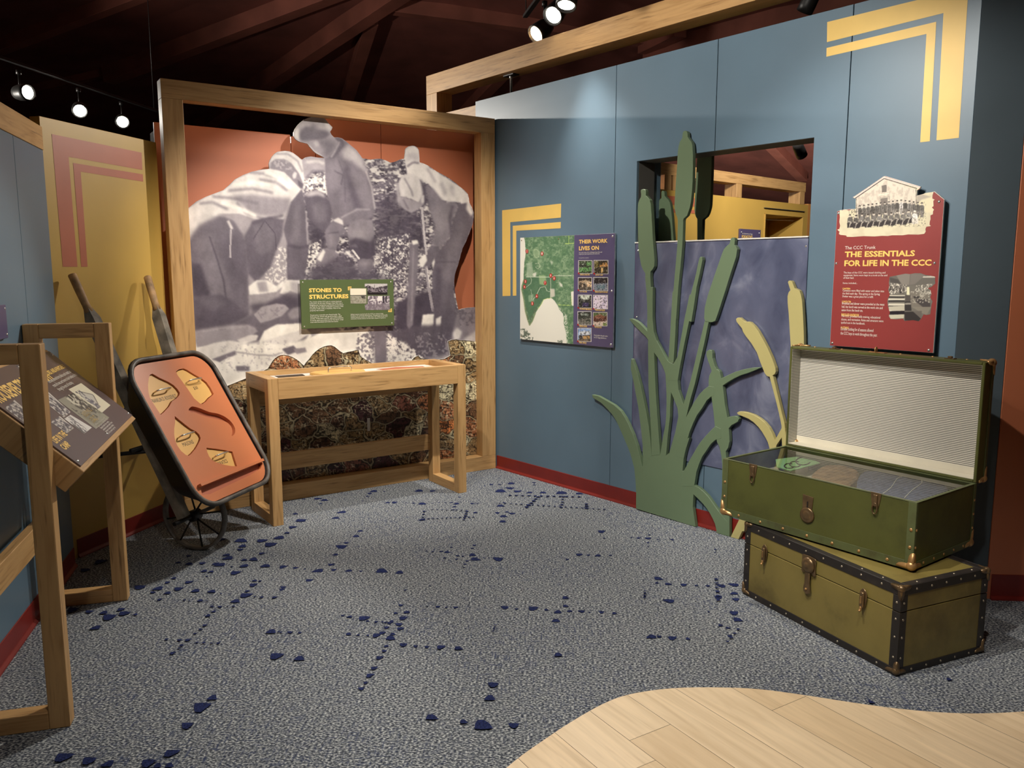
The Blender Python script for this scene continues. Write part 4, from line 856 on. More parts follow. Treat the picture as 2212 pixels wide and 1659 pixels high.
pbox('label_tag', SW, *sorted((SW.at(799, 905)[0], SW.at(793, 905)[0])), SW.at(796, 931)[1], SW.at(796, 903)[1], .0004, .0012, M['white'], st, bev=0)

# ================================================================== stones to structures sign
SG = FR.off(-.06)
sn = thing('text_sign', 'green sign headed STONES TO STRUCTURES on the workers photo', 'sign', tuple(FR.pt(1, .9, -.07)))
Zg = lambda X, Y: (640 + X / 10.055, 590 + Y / 10.055)
box4 = SG.px([Zg(80,140), Zg(2104,140), Zg(2135,1140), Zg(125,1210)])
ua, ub = (box4[0][0] + box4[3][0]) / 2, (box4[1][0] + box4[2][0]) / 2; zt, zb = (box4[0][1] + box4[1][1]) / 2, (box4[2][1] + box4[3][1]) / 2
pbox('board', SG, ub, ua, zb, zt, -.012, 0, M['greensign'], sn)
for u in (ua - .03, ub + .03):
    for z in (zb + .03, zt - .03): lathe('standoff', SG.pt(u, z, -.042), SG.n, [(0, .008), (.0295, .008)], M['alum'], sn, 10)
rivets('screw', [SG.pt(u, z, 0) for u in (ua - .018, ub + .018) for z in (zb + .016, zt - .016)], SG.n, .006, M['screw'], sn)
def gt(s, a, b, m, **k): text(s, SG, Zg(*a), Zg(*b), M[m], sn, **k)
gt('STONES TO', (275, 420), (985, 322), 'txt_y', bold=.04); gt('STRUCTURES', (282, 562), (1132, 455), 'txt_y', bold=.04)
gt('The mission of the CCC was to reclaim land and\nbuild parks. At the time, Pokagon State Park was a\nfledgling park, having been purchased and deeded to\nthe State by the citizens of Steuben County in 1925.\nIt had few roads, trails, or facilities. Much of the\nproperty was treeless.', (295, 835), (1022, 597), 'txt_w')
gt('Construction materials were found locally. The\nlandscape was dotted with glacial boulders, called\nerratics. These were used for walls and foundations.\nA nearby quarry provided sand for the beach. Large\ntrees were harvested and made into beams.', (305, 1080), (1022, 878), 'txt_w')
gt('Skilled masons worked with the CCC to convert large\nboulders into perfectly fitted pieces. The goal was to have the\nmortar between stones no wider than 1/2". Many of the CCC\nmemories include stones cut into heart shapes or patterns.', (1185, 1012), (1980, 862), 'txt_w')
for q in ([(1118,292),(1200,290),(1200,312),(1142,314),(1144,372),(1120,374)], [(1148,322),(1200,320),(1200,332),(1160,334),(1160,372),(1148,374)], [(2050,765),(2074,765),(2076,845),(1992,845),(1992,824),(2052,822)], [(2030,785),(2042,785),(2044,812),(1994,814),(1994,802),(2032,800)]):
    poly('corner_mark', SG, SG.px([Zg(*p) for p in q]), .0012, M['stripe_y'], sn)
CG = Canvas(750, 605, 850, 680, 4, (120, 116, 112)); cp = lambda q, g, b=1, a=1: CG.poly([Zg(*p) for p in q], g, a, b)
cp([(1170,330),(1520,330),(1520,478),(1170,478)], (232,222,200)); cp([(1170,476),(1520,476),(1520,500),(1170,500)], (50,50,46), 0); cp([(1170,492),(1525,492),(1525,660),(1170,660)], (160,156,140)); cp([(1400,500),(1490,500),(1500,560),(1430,545)], (50,46,44), 2); CG.speck([Zg(1175,510), Zg(1520,510), Zg(1520,655), Zg(1175,655)], (120,116,100), .4, 3, .6, 3)
ph1 = [(1165,332),(1520,332),(1524,660),(1178,662)]
q2 = [(1485,228),(1980,228),(1980,470),(1545,470),(1545,326),(1485,300)]; cp(q2, (60,52,60)); CG.speck([Zg(*p) for p in q2], (150,140,146), .4, 2.5, .9, 4); cp([(1485,228),(1980,228),(1980,270),(1800,300),(1700,330),(1560,260),(1485,300)], (205,200,198), 2, .9); cp([(1545,420),(1980,420),(1980,470),(1545,470)], (34,28,30), 2); CG.strip([Zg(1700,240), Zg(1690,400)], .8, (70,62,66)); CG.strip([Zg(1880,240), Zg(1885,400)], .8, (180,176,176))
q3 = [(1555,492),(2024,492),(2030,790),(1960,800),(1500,800),(1485,690),(1545,670)]; cp(q3, (118,106,118)); CG.speck([Zg(*p) for p in q3], (205,198,200), .4, 3, .9, 6); cp([(1770,500),(1870,498),(1870,600),(1760,610)], (226,220,216), 1); CG.strip([Zg(1890,495), Zg(1900,650)], 3, (46,38,48)); CG.strip([Zg(1950,495), Zg(1955,640)], 2.5, (60,52,60)); cp([(1500,690),(2020,660),(2020,800),(1500,800)], (120,110,118), 2, .7); CG.strip([Zg(1580,600), Zg(1720,570)], 1.5, (230,226,222))
for q in (ph1, q2, q3): printed('photo', SG, [Zg(*p) for p in q], .0025, CG, sn, n=.0012)
# ================================================================== activity table in front of the mural
TA, TB = onz(591, 1138)[:2], onz(1008, 1063)[:2]
TB_ = Plane(TA, TB - TA); TLn, TDp, THt = 1.344, .425, .885      # n positive towards the room, table lies at n < 0
tb2 = thing('activity_table', 'oak table with a recessed tray top standing against the mural frame', 'table', tuple(TB_.pt(.67, 0, -.2)))
TP = lambda nm, u0, u1, z0, z1, n0, n1, al: pbox(nm, TB_, u0, u1, z0, z1, n0, n1, M['wood'], tb2, along=al)
lw_ = .062
for a, b in ((0, lw_), (TLn - lw_, TLn)):
    TP('leg', a, b, 0, THt, -lw_, 0, 'z'); TP('leg', a, b, 0, THt, -TDp, -TDp + lw_, 'z')
    TP('foot_rail', a, b, 0, .062, -TDp + lw_ + .0005, -lw_ - .0005, 'n'); TP('side_rail', a, b, THt - .085, THt, -TDp + lw_ + .0005, -lw_ - .0005, 'n')
TP('front_rail', lw_ + .0005, TLn - lw_ - .0005, THt - .125, THt, -.03, 0, 'u'); TP('back_rail', lw_ + .0005, TLn - lw_ - .0005, THt - .085, THt, -TDp, -TDp + .03, 'u')
TP('under_rail', lw_ + .0005, TLn - lw_ - .0005, THt - .22, THt - .10, -TDp, -TDp + .03, 'u')
TP('stretcher', lw_ + .0005, TLn - lw_ - .0005, .235, .345, -TDp, -TDp + .03, 'u')
pbox('tray_bottom', TB_, lw_ + .001, TLn - lw_ - .001, THt - .05, THt - .035, -TDp + .031, -.031, M['wood'], tb2, bev=0)
# things lying in the tray
zT = THt - .035
mt = mesh('activity_mat', [TB_.pt(u, zT + .001, n) for u, n in ((.10, -.39), (1.24, -.39), (1.24, -.05), (.10, -.05))] + [TB_.pt(u, zT + .004, n) for u, n in ((.10, -.39), (1.24, -.39), (1.24, -.05), (.10, -.05))],
          [[4, 5, 6, 7], [0, 3, 2, 1], [0, 1, 5, 4], [1, 2, 6, 5], [2, 3, 7, 6], [3, 0, 4, 7]], M['white']); tag(mt, 'white printed mat lying in the tray of the oak table', 'mat')
hz = tilted(TB_.pt(0, zT + .0042, 0), TB_.d, TB_.n)
for pts, m in (([(.16, -.36), (.34, -.36), (.30, -.12), (.14, -.14)], 'txt_k'), ([(.84, -.33), (1.0, -.36), (1.18, -.30), (1.14, -.10), (.9, -.08)], 'stripe_o'), ([(.62, -.2), (.74, -.2), (.72, -.08), (.64, -.08)], 'brownsign')):
    V = [hz.o + hz.d * a + TB_.n * b + np.array([0, 0, .0006]) for a, b in pts]; mesh('printed_shape', V, [list(range(len(V)))], M[m], mt)
tl = thing('activity_tile', 'yellow stone shaped tile with a metal handle lying in the table tray', 'puzzle piece', tuple(TB_.pt(.5, zT + .005, -.2)))
tp = Plane.__new__(Plane); tp.o = TB_.pt(0, zT + .0055, 0); tp.d, tp.e, tp.n = TB_.d, TB_.n, np.array([0, 0, 1.0])
prism('plate', tp, [(.36, -.28), (.42, -.34), (.60, -.35), (.72, -.26), (.68, -.14), (.50, -.11), (.40, -.16)], 0, .014, M['stone_y'], tl, bev=.001)
hp = lambda u, n, z: tuple(tp.pt(u, n, z))
tube('handle', smooth_path([hp(.46, -.22, .013), hp(.462, -.22, .034), hp(.475, -.22, .044), hp(.54, -.22, .044), hp(.60, -.22, .044), hp(.613, -.22, .034), hp(.615, -.22, .013)], 4), .005, M['chrome'], tl, 8)

# ================================================================== water panel filling the lower opening
WP = BW.off(.002)
wp = thing('water_panel', 'shiny slate blue water print panel screwed over the lower opening behind the cattails', 'panel', tuple(BW.pt(1.9, .35, 0)))
wz0, wz1 = .375, 1.672; wu0, wu1 = BW.at(1371, 800)[0] - .002, BW.at(1744, 600)[0]
pbox('panel', BW, wu0, wu1, wz0, wz1, .001, .008, M['water'], wp, bev=.001)
pbox('backing', BW, U0 + .002, U1 - .002, wz0, wz1 + .004, -.03, .0005, M['purple'], wp, bev=.001)
pbox('top_trim', BW, U0 + .001, U1 - .001, wz1 + .0045, wz1 + .012, -.04, .008, M['white'], wp, bev=.001)
rivets('screw', [BW.pt(u, z, .008) for u in (wu0 + .016, wu1 - .012) for z in np.linspace(wz0 + .03, wz1 - .04, 4)], BW.n, .006, M['screw'], wp)

# ================================================================== cattail cutouts
CT = BW.off(.042)
def zb(L): return [(1250 + x / 3.0727, 640 + y / 3.0727) for x, y in L]
def za(L): return [(1250 + x / 3.949, 260 + y / 3.949) for x, y in L]
ct = thing('cattail_cutout', 'tall green board cutout of cattails and leaves standing against the blue wall', 'cattail', tuple(CT.pt(1.7, 0, -.012)))
cnt = [0]
def cat(nm, pts, root, mat, pl=CT, sm=0, th=.026):
    if sm: pts = smooth_path(pts, sm, True)
    cnt[0] += 1; uzp = pl.px(pts); uzp = [(u, max(z, .001)) for u, z in uzp]
    e = (cnt[0] % 9) * .00012
    return prism(nm, pl, uzp, -th + e, e, mat, root, bev=.0012)
cat('base', zb([(380,1410),(775,1532),(757,1400),(762,1300),(770,1225),(782,1160),(735,1150),(692,1160),(650,1120),(560,1100),(430,1130),(366,1120),(376,1220),(381,1310)]), ct, M['green'])
cat('base', zb([(378,1120),(425,1148),(424,1000),(484,1058),(541,1052),(580,1056),(600,1040),(650,960),(735,940),(712,1010),(696,1080),(688,1178),(560,1235)]), ct, M['green'])
cat('leaf', zb([(88,653),(130,662),(180,690),(235,722),(280,762),(308,806),(332,852),(362,920),(386,990),(408,1070),(426,1148),(425,1240),(374,1180),(368,1140),(342,1042),(300,940),(252,832),(222,785),(190,748),(145,705),(92,672)]), ct, M['green'])
cat('leaf', zb([(348,413),(356,420),(375,470),(392,522),(412,600),(432,692),(450,780),(466,870),(476,960),(484,1058),(426,1146),(426,1000),(413,880),(396,742),(366,580),(345,480)]), ct, M['green'])
cat('stem', zb([(455,-60),(492,-60),(490,180),(500,240),(516,292),(500,372),(508,560),(512,652),(526,852),(541,1052),(484,1058),(480,900),(474,800),(463,600),(460,292),(455,225)]), ct, M['green'])
cat('stem', za([(566,1330),(611,1330),(620,1480),(632,1700),(640,1800),(590,1800),(588,1700),(580,1500)]), ct, M['green'])
cat('leaf', zb([(336,150),(352,148),(375,158),(402,176),(430,204),(458,234),(470,300),(440,262),(402,226),(365,188),(342,162)]), ct, M['green'])
cat('stem', zb([(490,255),(516,292),(550,355),(586,422),(606,440),(630,448),(655,420),(672,470),(655,560),(600,560),(575,512),(560,470),(540,432),(520,400),(498,370)]), ct, M['green'])
cat('stem', zb([(622,-30),(652,-30),(641,250),(629,444),(590,440),(596,400),(606,260)]), ct, M['green'])
cat('stem', za([(845,838),(892,838),(886,1040),(868,1250),(850,1420),(830,1700),(795,1700),(803,1500),(825,1250),(842,1050)]), ct, M['green'])
cat('leaf', za([(1030,1172),(1042,1163),(1054,1168),(1056,1190),(1046,1240),(1030,1320),(1006,1422),(980,1600),(960,1720),(910,1700),(935,1560),(952,1500),(975,1410),(1002,1300),(1018,1220)]), ct, M['green'])
cat('stem', zb([(735,-10),(772,-10),(736,150),(700,320),(671,472),(657,560),(600,560),(630,446),(656,400),(680,270),(702,150)]), ct, M['green'])
cat('stem', zb([(575,510),(657,556),(662,622),(696,724),(715,806),(700,960),(640,1010),(600,1040),(640,905),(661,800),(656,742),(630,680),(613,636),(582,640)]), ct, M['green'])
cat('stem', zb([(582,630),(613,634),(608,720),(606,800),(592,920),(580,1056),(540,1054),(560,930),(574,860),(580,800),(583,720)]), ct, M['green'])
cat('stem', zb([(836,165),(864,165),(832,320),(771,582),(740,690),(713,808),(690,790),(694,722),(742,560),(792,350)]), ct, M['green'])
cat('leaf', zb([(712,805),(760,712),(800,652),(830,620),(864,596),(900,600),(900,660),(880,665),(850,692),(820,742),(785,790),(760,842),(735,905),(722,950),(708,1010),(696,1080),(640,1060),(650,960),(690,880)]), ct, M['green'])
cat('leaf', zb([(688,1178),(735,1090),(782,1008),(810,965),(842,928),(875,892),(908,862),(945,880),(945,945),(910,952),(878,980),(850,1022),(820,1065),(800,1112),(782,1165),(772,1225),(766,1262),(690,1262)]), ct, M['green'])
cat('head', zb([(868,354),(882,360),(887,378),(888,410),(896,440),(904,465),(914,484),(928,490),(936,502),(946,545),(956,592),(964,660),(970,720),(986,806),(992,840),(996,876),(1000,930),(1001,965),(992,1005),(976,1030),(980,1090),(1000,1300),(1000,1597),(916,1582),(905,1510),(930,1440),(950,1300),(952,1120),(946,1058),(934,1000),(918,970),(912,940),(903,862),(893,760),(880,664),(862,600),(862,560),(866,528),(882,496),(870,462),(858,430),(847,392),(848,366)]), ct, M['green'])
cat('leaf', zb([(944,546),(990,524),(1042,500),(1098,484),(1152,474),(1214,471),(1180,487),(1122,510),(1072,526),(1030,546),(990,570),(954,594)]), ct, M['green'])
cat('leaf', zb([(980,806),(1008,798),(1036,794),(1056,800),(1064,814),(1056,832),(1040,842),(1014,856),(994,880)]), ct, M['green'])
cat('leaf', zb([(762,1252),(800,1272),(832,1300),(860,1330),(882,1360),(912,1404),(944,1446),(990,1500),(990,1585),(916,1580),(912,1545),(904,1510),(888,1474),(870,1440),(846,1404),(820,1372),(788,1340),(758,1312)]), ct, M['green'])
cat('head', za([(528,600),(536,590),(552,587),(570,591),(574,610),(573,640),(590,656),(606,680),(616,722),(622,800),(632,1000),(648,1196),(645,1245),(630,1272),(612,1292),(610,1340),(568,1340),(567,1302),(548,1275),(532,1235),(520,1170),(510,1100),(506,950),(503,760),(506,712),(516,680),(530,655),(532,630)]), ct, M['green'])
cat('head', za([(886,110),(894,94),(908,88),(922,94),(929,112),(930,140),(946,164),(962,184),(970,215),(975,300),(975,400),(972,520),(965,620),(958,690),(948,745),(925,812),(896,838),(890,860),(846,860),(842,836),(829,800),(819,760),(817,715),(824,600),(838,400),(846,260),(852,222),(862,182),(884,150)]), ct, M['green'])
cat('head', za([(1298,1010),(1308,1000),(1322,1000),(1332,1008),(1332,1030),(1328,1062),(1344,1078),(1353,1100),(1342,1168),(1300,1295),(1252,1450),(1216,1560),(1184,1660),(1165,1710),(1140,1722),(1082,1722),(1070,1690),(1074,1600),(1100,1495),(1132,1400),(1176,1270),(1220,1145),(1236,1102),(1256,1078),(1286,1052)]), ct, M['green'])
# olive cattails beside it
cy = thing('cattail_cutout', 'olive yellow board cutout of cattails behind the open trunk', 'cattail', tuple(CT.pt(2.2, 0, -.012)))
cat('head', zb([(1044,152),(1054,142),(1070,141),(1082,152),(1104,170),(1122,168),(1138,172),(1166,198),(1192,232),(1224,288),(1252,342),(1284,412),(1306,475),(1308,500),(1302,516),(1286,528),(1270,535),(1250,530),(1234,510),(1206,440),(1182,372),(1146,312),(1110,266),(1090,236),(1084,214),(1066,192),(1048,170)]), cy, M['olive'])
cat('stem', zb([(1266,530),(1290,528),(1310,612),(1331,700),(1350,780),(1366,842),(1372,900),(1380,1100),(1380,1300),(1350,1300),(1350,1000),(1346,858),(1330,780),(1311,702),(1290,620)]), cy, M['olive'])
cat('leaf', zb([(1050,774),(1062,766),(1088,766),(1114,771),(1160,786),(1202,811),(1234,838),(1262,872),(1284,912),(1302,956),(1330,905),(1348,872),(1372,880),(1360,920),(1312,990),(1300,1060),(1330,1300),(1240,1560),(1085,1560),(1060,1616),(1008,1600),(1085,1440),(1290,1200),(1280,1060),(1264,1004),(1255,970),(1240,940),(1216,900),(1190,866),(1160,836),(1128,814),(1088,797),(1058,786)]), cy, M['olive'])
cat('head', za([(1784,1380),(1792,1368),(1808,1366),(1820,1376),(1830,1402),(1842,1432),(1862,1440),(1884,1454),(1896,1490),(1906,1545),(1912,1640),(1920,1800),(1925,2100),(1925,2600),(1820,2600),(1815,2100),(1806,1900),(1790,1640),(1782,1560),(1781,1500),(1790,1468),(1806,1448),(1796,1420)]), cy, M['olive'])
cat('stem', zb([(1408,320),(1494,320),(1470,700),(1400,1200),(1330,1500),(1240,1580),(1240,1450),(1330,1200),(1390,800)]), cy, M['olive'])
# the cattails standing on the far side of the opening
CF = BW.off(-.235)
cf = thing('cattail_cutout', 'dark green cattail cutout on the far side of the wall opening', 'cattail', tuple(CF.pt(1.6, 0, -.012)))
far6 = lambda L: [(1420 + x / 6.506, 300 + y / 6.506) for x, y in L]
cat('head', far6([(575,60),(600,-20),(660,-40),(720,-20),(750,60),(766,160),(766,240),(762,420),(756,600),(748,800),(742,920),(735,970),(715,1040),(690,1090),(655,1118),(638,1135),(628,1400),(620,1800),(560,1800),(560,1400),(560,1125),(540,1095),(526,1050),(520,1000),(521,950),(530,750),(542,520),(556,300)]), cf, M['green'], CF)
cat('head', far6([(54,770),(56,745),(68,728),(84,728),(98,745),(100,770),(102,800),(130,830),(158,862),(176,900),(190,980),(204,1100),(225,1400),(250,1800),(0,1800),(4,1420),(8,1100),(10,950),(14,890),(30,855),(56,830)]), cf, M['green'], CF)
cat('base', far6([(0,1750),(640,1750),(640,4200),(0,4200)]), cf, M['green'], CF)

# ================================================================== map sign
MS = BW.off(.03)
ms = thing('map_sign', 'park map sign headed THEIR WORK LIVES ON on the blue wall', 'sign', tuple(BW.pt(.8, .9, .02)))
Zp = lambda X, Y: (1110 + X / 6.1435, 500 + Y / 6.1435)
c4 = MS.px([Zp(80,85), Zp(1338,20), Zp(1318,1552), Zp(84,1425)]); ua, ub = (c4[0][0] + c4[3][0]) / 2, (c4[1][0] + c4[2][0]) / 2; zt, zb_ = (c4[0][1] + c4[1][1]) / 2, (c4[2][1] + c4[3][1]) / 2
um = (MS.at(*Zp(802, 60))[0] + MS.at(*Zp(786, 1500))[0]) / 2
pbox('board', MS, ua, ub, zb_, zt, -.012, -.001, M['alum'], ms, bev=.0008)
pbox('spacer', MS, ua + .04, ub - .04, zb_ + .04, zt - .04, -.029, -.0125, M['darkgap'], ms, bev=0)
poly('purple_face', MS, [(um, zb_ + .001), (ub - .001, zb_ + .001), (ub - .001, zt - .001), (um, zt - .001)], -.0006, M['purple'], ms)
CM = Canvas(1118, 500, 1250, 760, 2.5, (112, 142, 108))
R4 = [(1118,500),(1250,500),(1250,760),(1118,760)]
CM.speck(R4, (84,118,86), .5, 10, .9, 2, soft=.3); CM.speck(R4, (150,172,138), .3, 5, .6, 3, soft=.2); CM.speck(R4, (70,104,78), .25, 2.2, .6, 4, soft=.1)
mp = lambda L, c, b=1, a=1.0: CM.poly([Zp(*p) for p in L], c, a, b)
ml = lambda L, w, c, a=1.0: CM.strip([Zp(*p) for p in L], w, c, a, 0)
mp([(135,590),(560,590),(560,990),(400,890),(300,1020),(215,1180),(160,1000),(120,760)], (76,110,84), 2, .75)
for q, c, a in (([(170,420),(240,410),(260,600),(170,610)], (190,200,178), .55), ([(330,580),(420,580),(440,720),(340,700)], (150,176,130), .8), ([(480,760),(540,760),(545,860),(490,880)], (206,200,186), .9), ([(590,660),(640,700),(650,740),(620,730)], (214,214,200), .95), ([(260,230),(330,230),(340,350),(260,350)], (140,164,128), .7), ([(190,850),(260,830),(270,930),(195,935)], (140,166,136), .8), ([(480,390),(520,400),(500,450)], (200,204,186), .7), ([(250,560),(300,540),(290,600),(260,600)], (216,214,202), .9)):
    mp(q, c, 2, a)
ml([(160,602),(500,606),(540,588),(800,584)], .9, (214,222,200)); ml([(485,600),(490,720),(485,880)], .8, (206,210,190)); ml([(415,730),(350,745),(320,800),(300,850),(250,910)], .8, (206,214,194)); ml([(222,610),(235,640),(225,690),(140,760)], .7, (196,206,184)); ml([(415,730),(440,790),(480,800)], .8, (206,214,194))
ml([(262,250),(300,235),(335,270),(330,340),(290,350),(262,300)], .6, (190,204,170)); ml([(280,430),(330,420),(350,460),(320,500),(285,470)], .7, (200,206,184)); ml([(225,770),(240,860),(230,910)], .6, (196,206,184))
ml([(730,60),(728,160),(800,156)], .9, (196,222,120)); ml([(680,162),(730,162)], .9, (196,222,120)); ml([(580,972),(760,980),(760,800),(800,796)], 1.0, (196,222,120))
mp([(758,800),(800,796),(800,985),(770,985)], (228,226,214), 0)
W_ = (226, 224, 212)
mp([(60,60),(135,80),(150,150),(156,300),(140,400),(130,560),(130,640),(105,720),(100,770),(130,900),(150,1060),(180,1170),(208,1250),(250,1190),(290,1080),(320,1030),(370,960),(395,905),(440,890),(500,885),(540,920),(580,980),(600,1030),(650,1090),(665,1150),(660,1220),(690,1330),(705,1520),(60,1520)], W_, 0)
ml([(130,640),(105,720),(100,770),(130,900),(150,1060),(180,1170),(208,1250),(250,1190),(290,1080)], 1.6, (150,160,120)); ml([(320,1030),(370,960),(395,905),(440,890),(500,885)], .9, (206,222,130)); CM.speck([Zp(110,760), Zp(140,900), Zp(180,1170), Zp(208,1255), Zp(290,1070), Zp(320,1010), Zp(280,1010), Zp(205,1190), Zp(165,1000), Zp(120,800)], (96,104,84), .4, 1.5, .9, 9)
CM.speck([Zp(90,1290), Zp(150,1290), Zp(260,1400), Zp(250,1450), Zp(90,1440)], (92,104,90), .5, 3, .9, 10); CM.speck([Zp(580,1440), Zp(660,1440), Zp(660,1490), Zp(580,1490)], (96,106,92), .5, 2.5, .9, 11); CM.speck([Zp(580,990), Zp(700,1100), Zp(740,1500), Zp(700,1500), Zp(650,1150)], (220,222,206), .35, 2, .8, 12)
printed('map_print', MS, [(ua + .001, zb_ + .001), (um - .0005, zb_ + .001), (um - .0005, zt - .001), (ua + .001, zt - .001)], .0032, CM, ms, n=-.0005, uz=True)
for k, (x, y) in zip('213498765', ((176,264),(376,294),(155,664),(142,735),(491,586),(536,622),(416,682),(306,858),(247,956))):
    u, z = MS.at(*Zp(x, y)); c = [(u + .0145 * math.cos(t), z + .0145 * math.sin(t)) for t in np.linspace(0, 2 * math.pi, 17)[:-1]]
    mk = poly('marker', MS, c, .0012, M['txt_r'], ms); text(k, MS, None, None, M['txt_w'], ms, n=.0018, bold=.02, uz=((u - .0045, z - .008), (u + .0045, z + .008)))
def mt_(s, a, b, m='txt_w', **k): text(s, MS, Zp(*a), Zp(*b), M[m], ms, **k)
mt_('THEIR WORK', (866, 163), (1246, 95), 'txt_y', bold=.03); mt_('LIVES ON', (866, 252), (1130, 188), 'txt_y', bold=.03)
mt_('The work of the CCC in Pokagon State Park still\nshapes your park experience and memories.', (864, 312), (1172, 266)); mt_('Among their projects:', (864, 358), (996, 344))
mt_('As you explore the park, notice\nthe CCC legacy that lives on.', (1064, 1420), (1246, 1378))
PH = [((862,390),(1036,556),'SPRING SHELTER',1008), ((1066,386),(1248,560),'GROUP CAMP',1184), ((858,616),(1032,780),'CCC SHELTER',972), ((1062,614),(1245,786),'BEACH & BATH HOUSE',1246), ((856,846),(1028,1012),'POTAWATOMI BRIDGE',1036), ((1058,848),(1242,1026),'TOBOGGAN SLIDE',1210), ((852,1066),(1026,1238),'SADDLE BARN',972), ((1056,1078),(1236,1252),'GATEHOUSE',1166), ((850,1286),(1024,1458),'PARK OFFICE',964)]
rc = random.Random(5)
PAL = [[(60,74,52),(96,150,84),(40,40,36),(180,190,170)], [(52,44,26),(210,150,80),(120,110,60),(236,196,130)], [(60,50,44),(190,164,132),(90,80,70),(236,200,160)], [(44,38,40),(136,144,158),(96,120,130),(60,56,60)], [(40,44,40),(216,224,210),(70,60,100),(90,110,80)], [(216,200,224),(234,220,238),(200,186,214),(176,160,190)], [(52,58,50),(150,160,150),(110,108,100),(70,90,60)], [(90,50,40),(150,96,74),(226,206,190),(140,160,90)], [(140,170,216),(216,220,226),(210,160,96),(50,44,40)]]
CP = Canvas(1245, 555, 1320, 745, 4, (80, 72, 104))
for i, ((xa, ya), (xb, yb), cap, cx) in enumerate(PH):
    a, b, c, d = PAL[i]; q = [(xa, ya), (xb, ya), (xb, yb), (xa, yb)]; w, h = xb - xa, yb - ya
    P_ = lambda fx, fy: Zp(xa + w * fx, ya + h * fy)
    CP.poly([Zp(*p) for p in q], a, 1, 0)
    B = {0: [([(0,.55),(1,.5),(1,.8),(0,.9)], b), ([(.1,.25),(.5,.18),(.55,.42),(.1,.5)], c), ([(.12,.3),(.45,.18),(.35,.34)], d), ([(.6,.05),(.95,.05),(.95,.35),(.6,.4)], b)],
         1: [([(.4,.35),(1,.3),(1,.48),(.4,.5)], b), ([(0,.0),(.3,.0),(.3,.5),(0,.6)], c), ([(.5,.55),(.65,.55),(.65,.95),(.5,.95)], d), ([(.6,.2),(.9,.15),(.95,.3),(.6,.35)], b)],
         2: [([(.0,.3),(.6,.15),(1,.35),(1,.75),(.2,.75)], b), ([(.1,.35),(.25,.35),(.25,.6),(.1,.6)], a), ([(.35,.45),(.55,.45),(.55,.7),(.35,.7)], a), ([(.65,.35),(1,.3),(1,.7),(.65,.7)], d), ([(0,.8),(1,.75),(1,1),(0,1)], c)],
         3: [([(0,.45),(1,.4),(1,1),(0,1)], b), ([(.2,.6),(.8,.55),(.8,.85),(.2,.85)], c)],
         4: [([(.1,0),(.9,0),(.8,.35),(.2,.35)], b), ([(.1,.5),(.9,.5),(.9,.65),(.1,.65)], a), ([(.3,.6),(.8,.6),(.8,.9),(.3,.9)], c)],
         5: [([(0,0),(1,0),(1,1),(0,1)], b), ([(.7,.15),(.95,.15),(.9,.5),(.5,.95),(.4,.9),(.75,.5)], c)],
         6: [([(.2,.1),(.8,.15),(.8,.3),(.2,.3)], b), ([(0,.6),(1,.5),(1,1),(0,1)], c), ([(.6,.6),(.95,.6),(.95,.75),(.6,.75)], a)],
         7: [([(0,.0),(1,.0),(1,.25),(0,.3)], (90,110,70)), ([(.1,.25),(.5,.1),(.8,.3),(.8,.45),(.1,.45)], b), ([(0,.7),(1,.65),(1,1),(0,1)], c), ([(.7,.8),(1,.75),(1,1),(.7,1)], d)],
         8: [([(.1,.25),(.9,.2),(.95,.5),(.1,.5)], b), ([(.05,.55),(.95,.5),(.95,.85),(.1,.9)], d), ([(.35,.6),(.9,.58),(.9,.8),(.4,.82)], c), ([(0,.85),(1,.85),(1,1),(0,1)], (120,100,80))]}[i]
    for L, col in B: CP.poly([P_(*p) for p in L], col, .95, 2)
    CP.speck([Zp(*p) for p in q], (30, 28, 26), .22, 2.2, .6, 60 + i); CP.speck([Zp(*p) for p in q], (240, 236, 226), .12, 1.8, .5, 80 + i)
    fq = [(xa - 6, ya - 6), (xb + 6, ya - 6), (xb + 6, yb + 6), (xa - 6, yb + 6)]
    poly('photo_border', MS, MS.px([Zp(*p) for p in fq]), .0004, M['white'], ms); printed('photo', MS, [Zp(*p) for p in q], .0032, CP, ms, n=.0009)
    mt_(cap, (xa + 18, yb + 26), (cx, yb + 10), 'txt_y', bold=.015)
    poly('marker', MS, MS.px([Zp(xa - 8, yb - 16), Zp(xa + 12, yb - 4), Zp(xa + 12, yb + 10), Zp(xa - 8, yb + 10)]), .0014, M['txt_r'], ms)
rivets('screw', [MS.pt(u, z, -.0005) for u, z in ((ub - .02, zt - .02), (ub - .02, (zt + zb_) / 2), (ub - .02, zb_ + .02))], BW.n, .008, M['screw'], ms)
rivets('screw', [MS.pt(u, z, -.0005) for u, z in ((ua + .015, zt - .02), (um - .15, zt - .02), (ua + .015, zb_ + .02))], BW.n, .005, M['bronze'], ms)

# ================================================================== trunk essentials sign
TS = BW.off(.04)
ts = thing('trunk_sign', 'red sign headed THE ESSENTIALS with a house shaped photo top on the blue wall', 'sign', tuple(BW.pt(2.9, .8, .03)))
Zt = lambda X, Y: (1740 + X / 4.148, 360 + Y / 4.148)
Zh = lambda X, Y: (1800 + X / 8.508, 370 + Y / 8.508)
outl = [Zh(62,735), Zh(200,700), Zh(412,690), Zh(416,500), Zh(358,478), Zh(930,92), Zh(960,88), Zh(1608,282), Zh(1590,320), Zh(1540,350), Zh(1530,448), Zh(1860,370), Zh(2030,520), Zt(1150,1664), Zt(222,1608), Zt(232,1400), Zt(256,900)]
outl = TS.px(outl); zbot = (outl[13][1] + outl[14][1]) / 2; outl[13] = (outl[13][0], zbot); outl[14] = (outl[14][0], zbot)
ur = (outl[12][0] + outl[13][0]) / 2; ul = (outl[0][0] + outl[14][0]) / 2
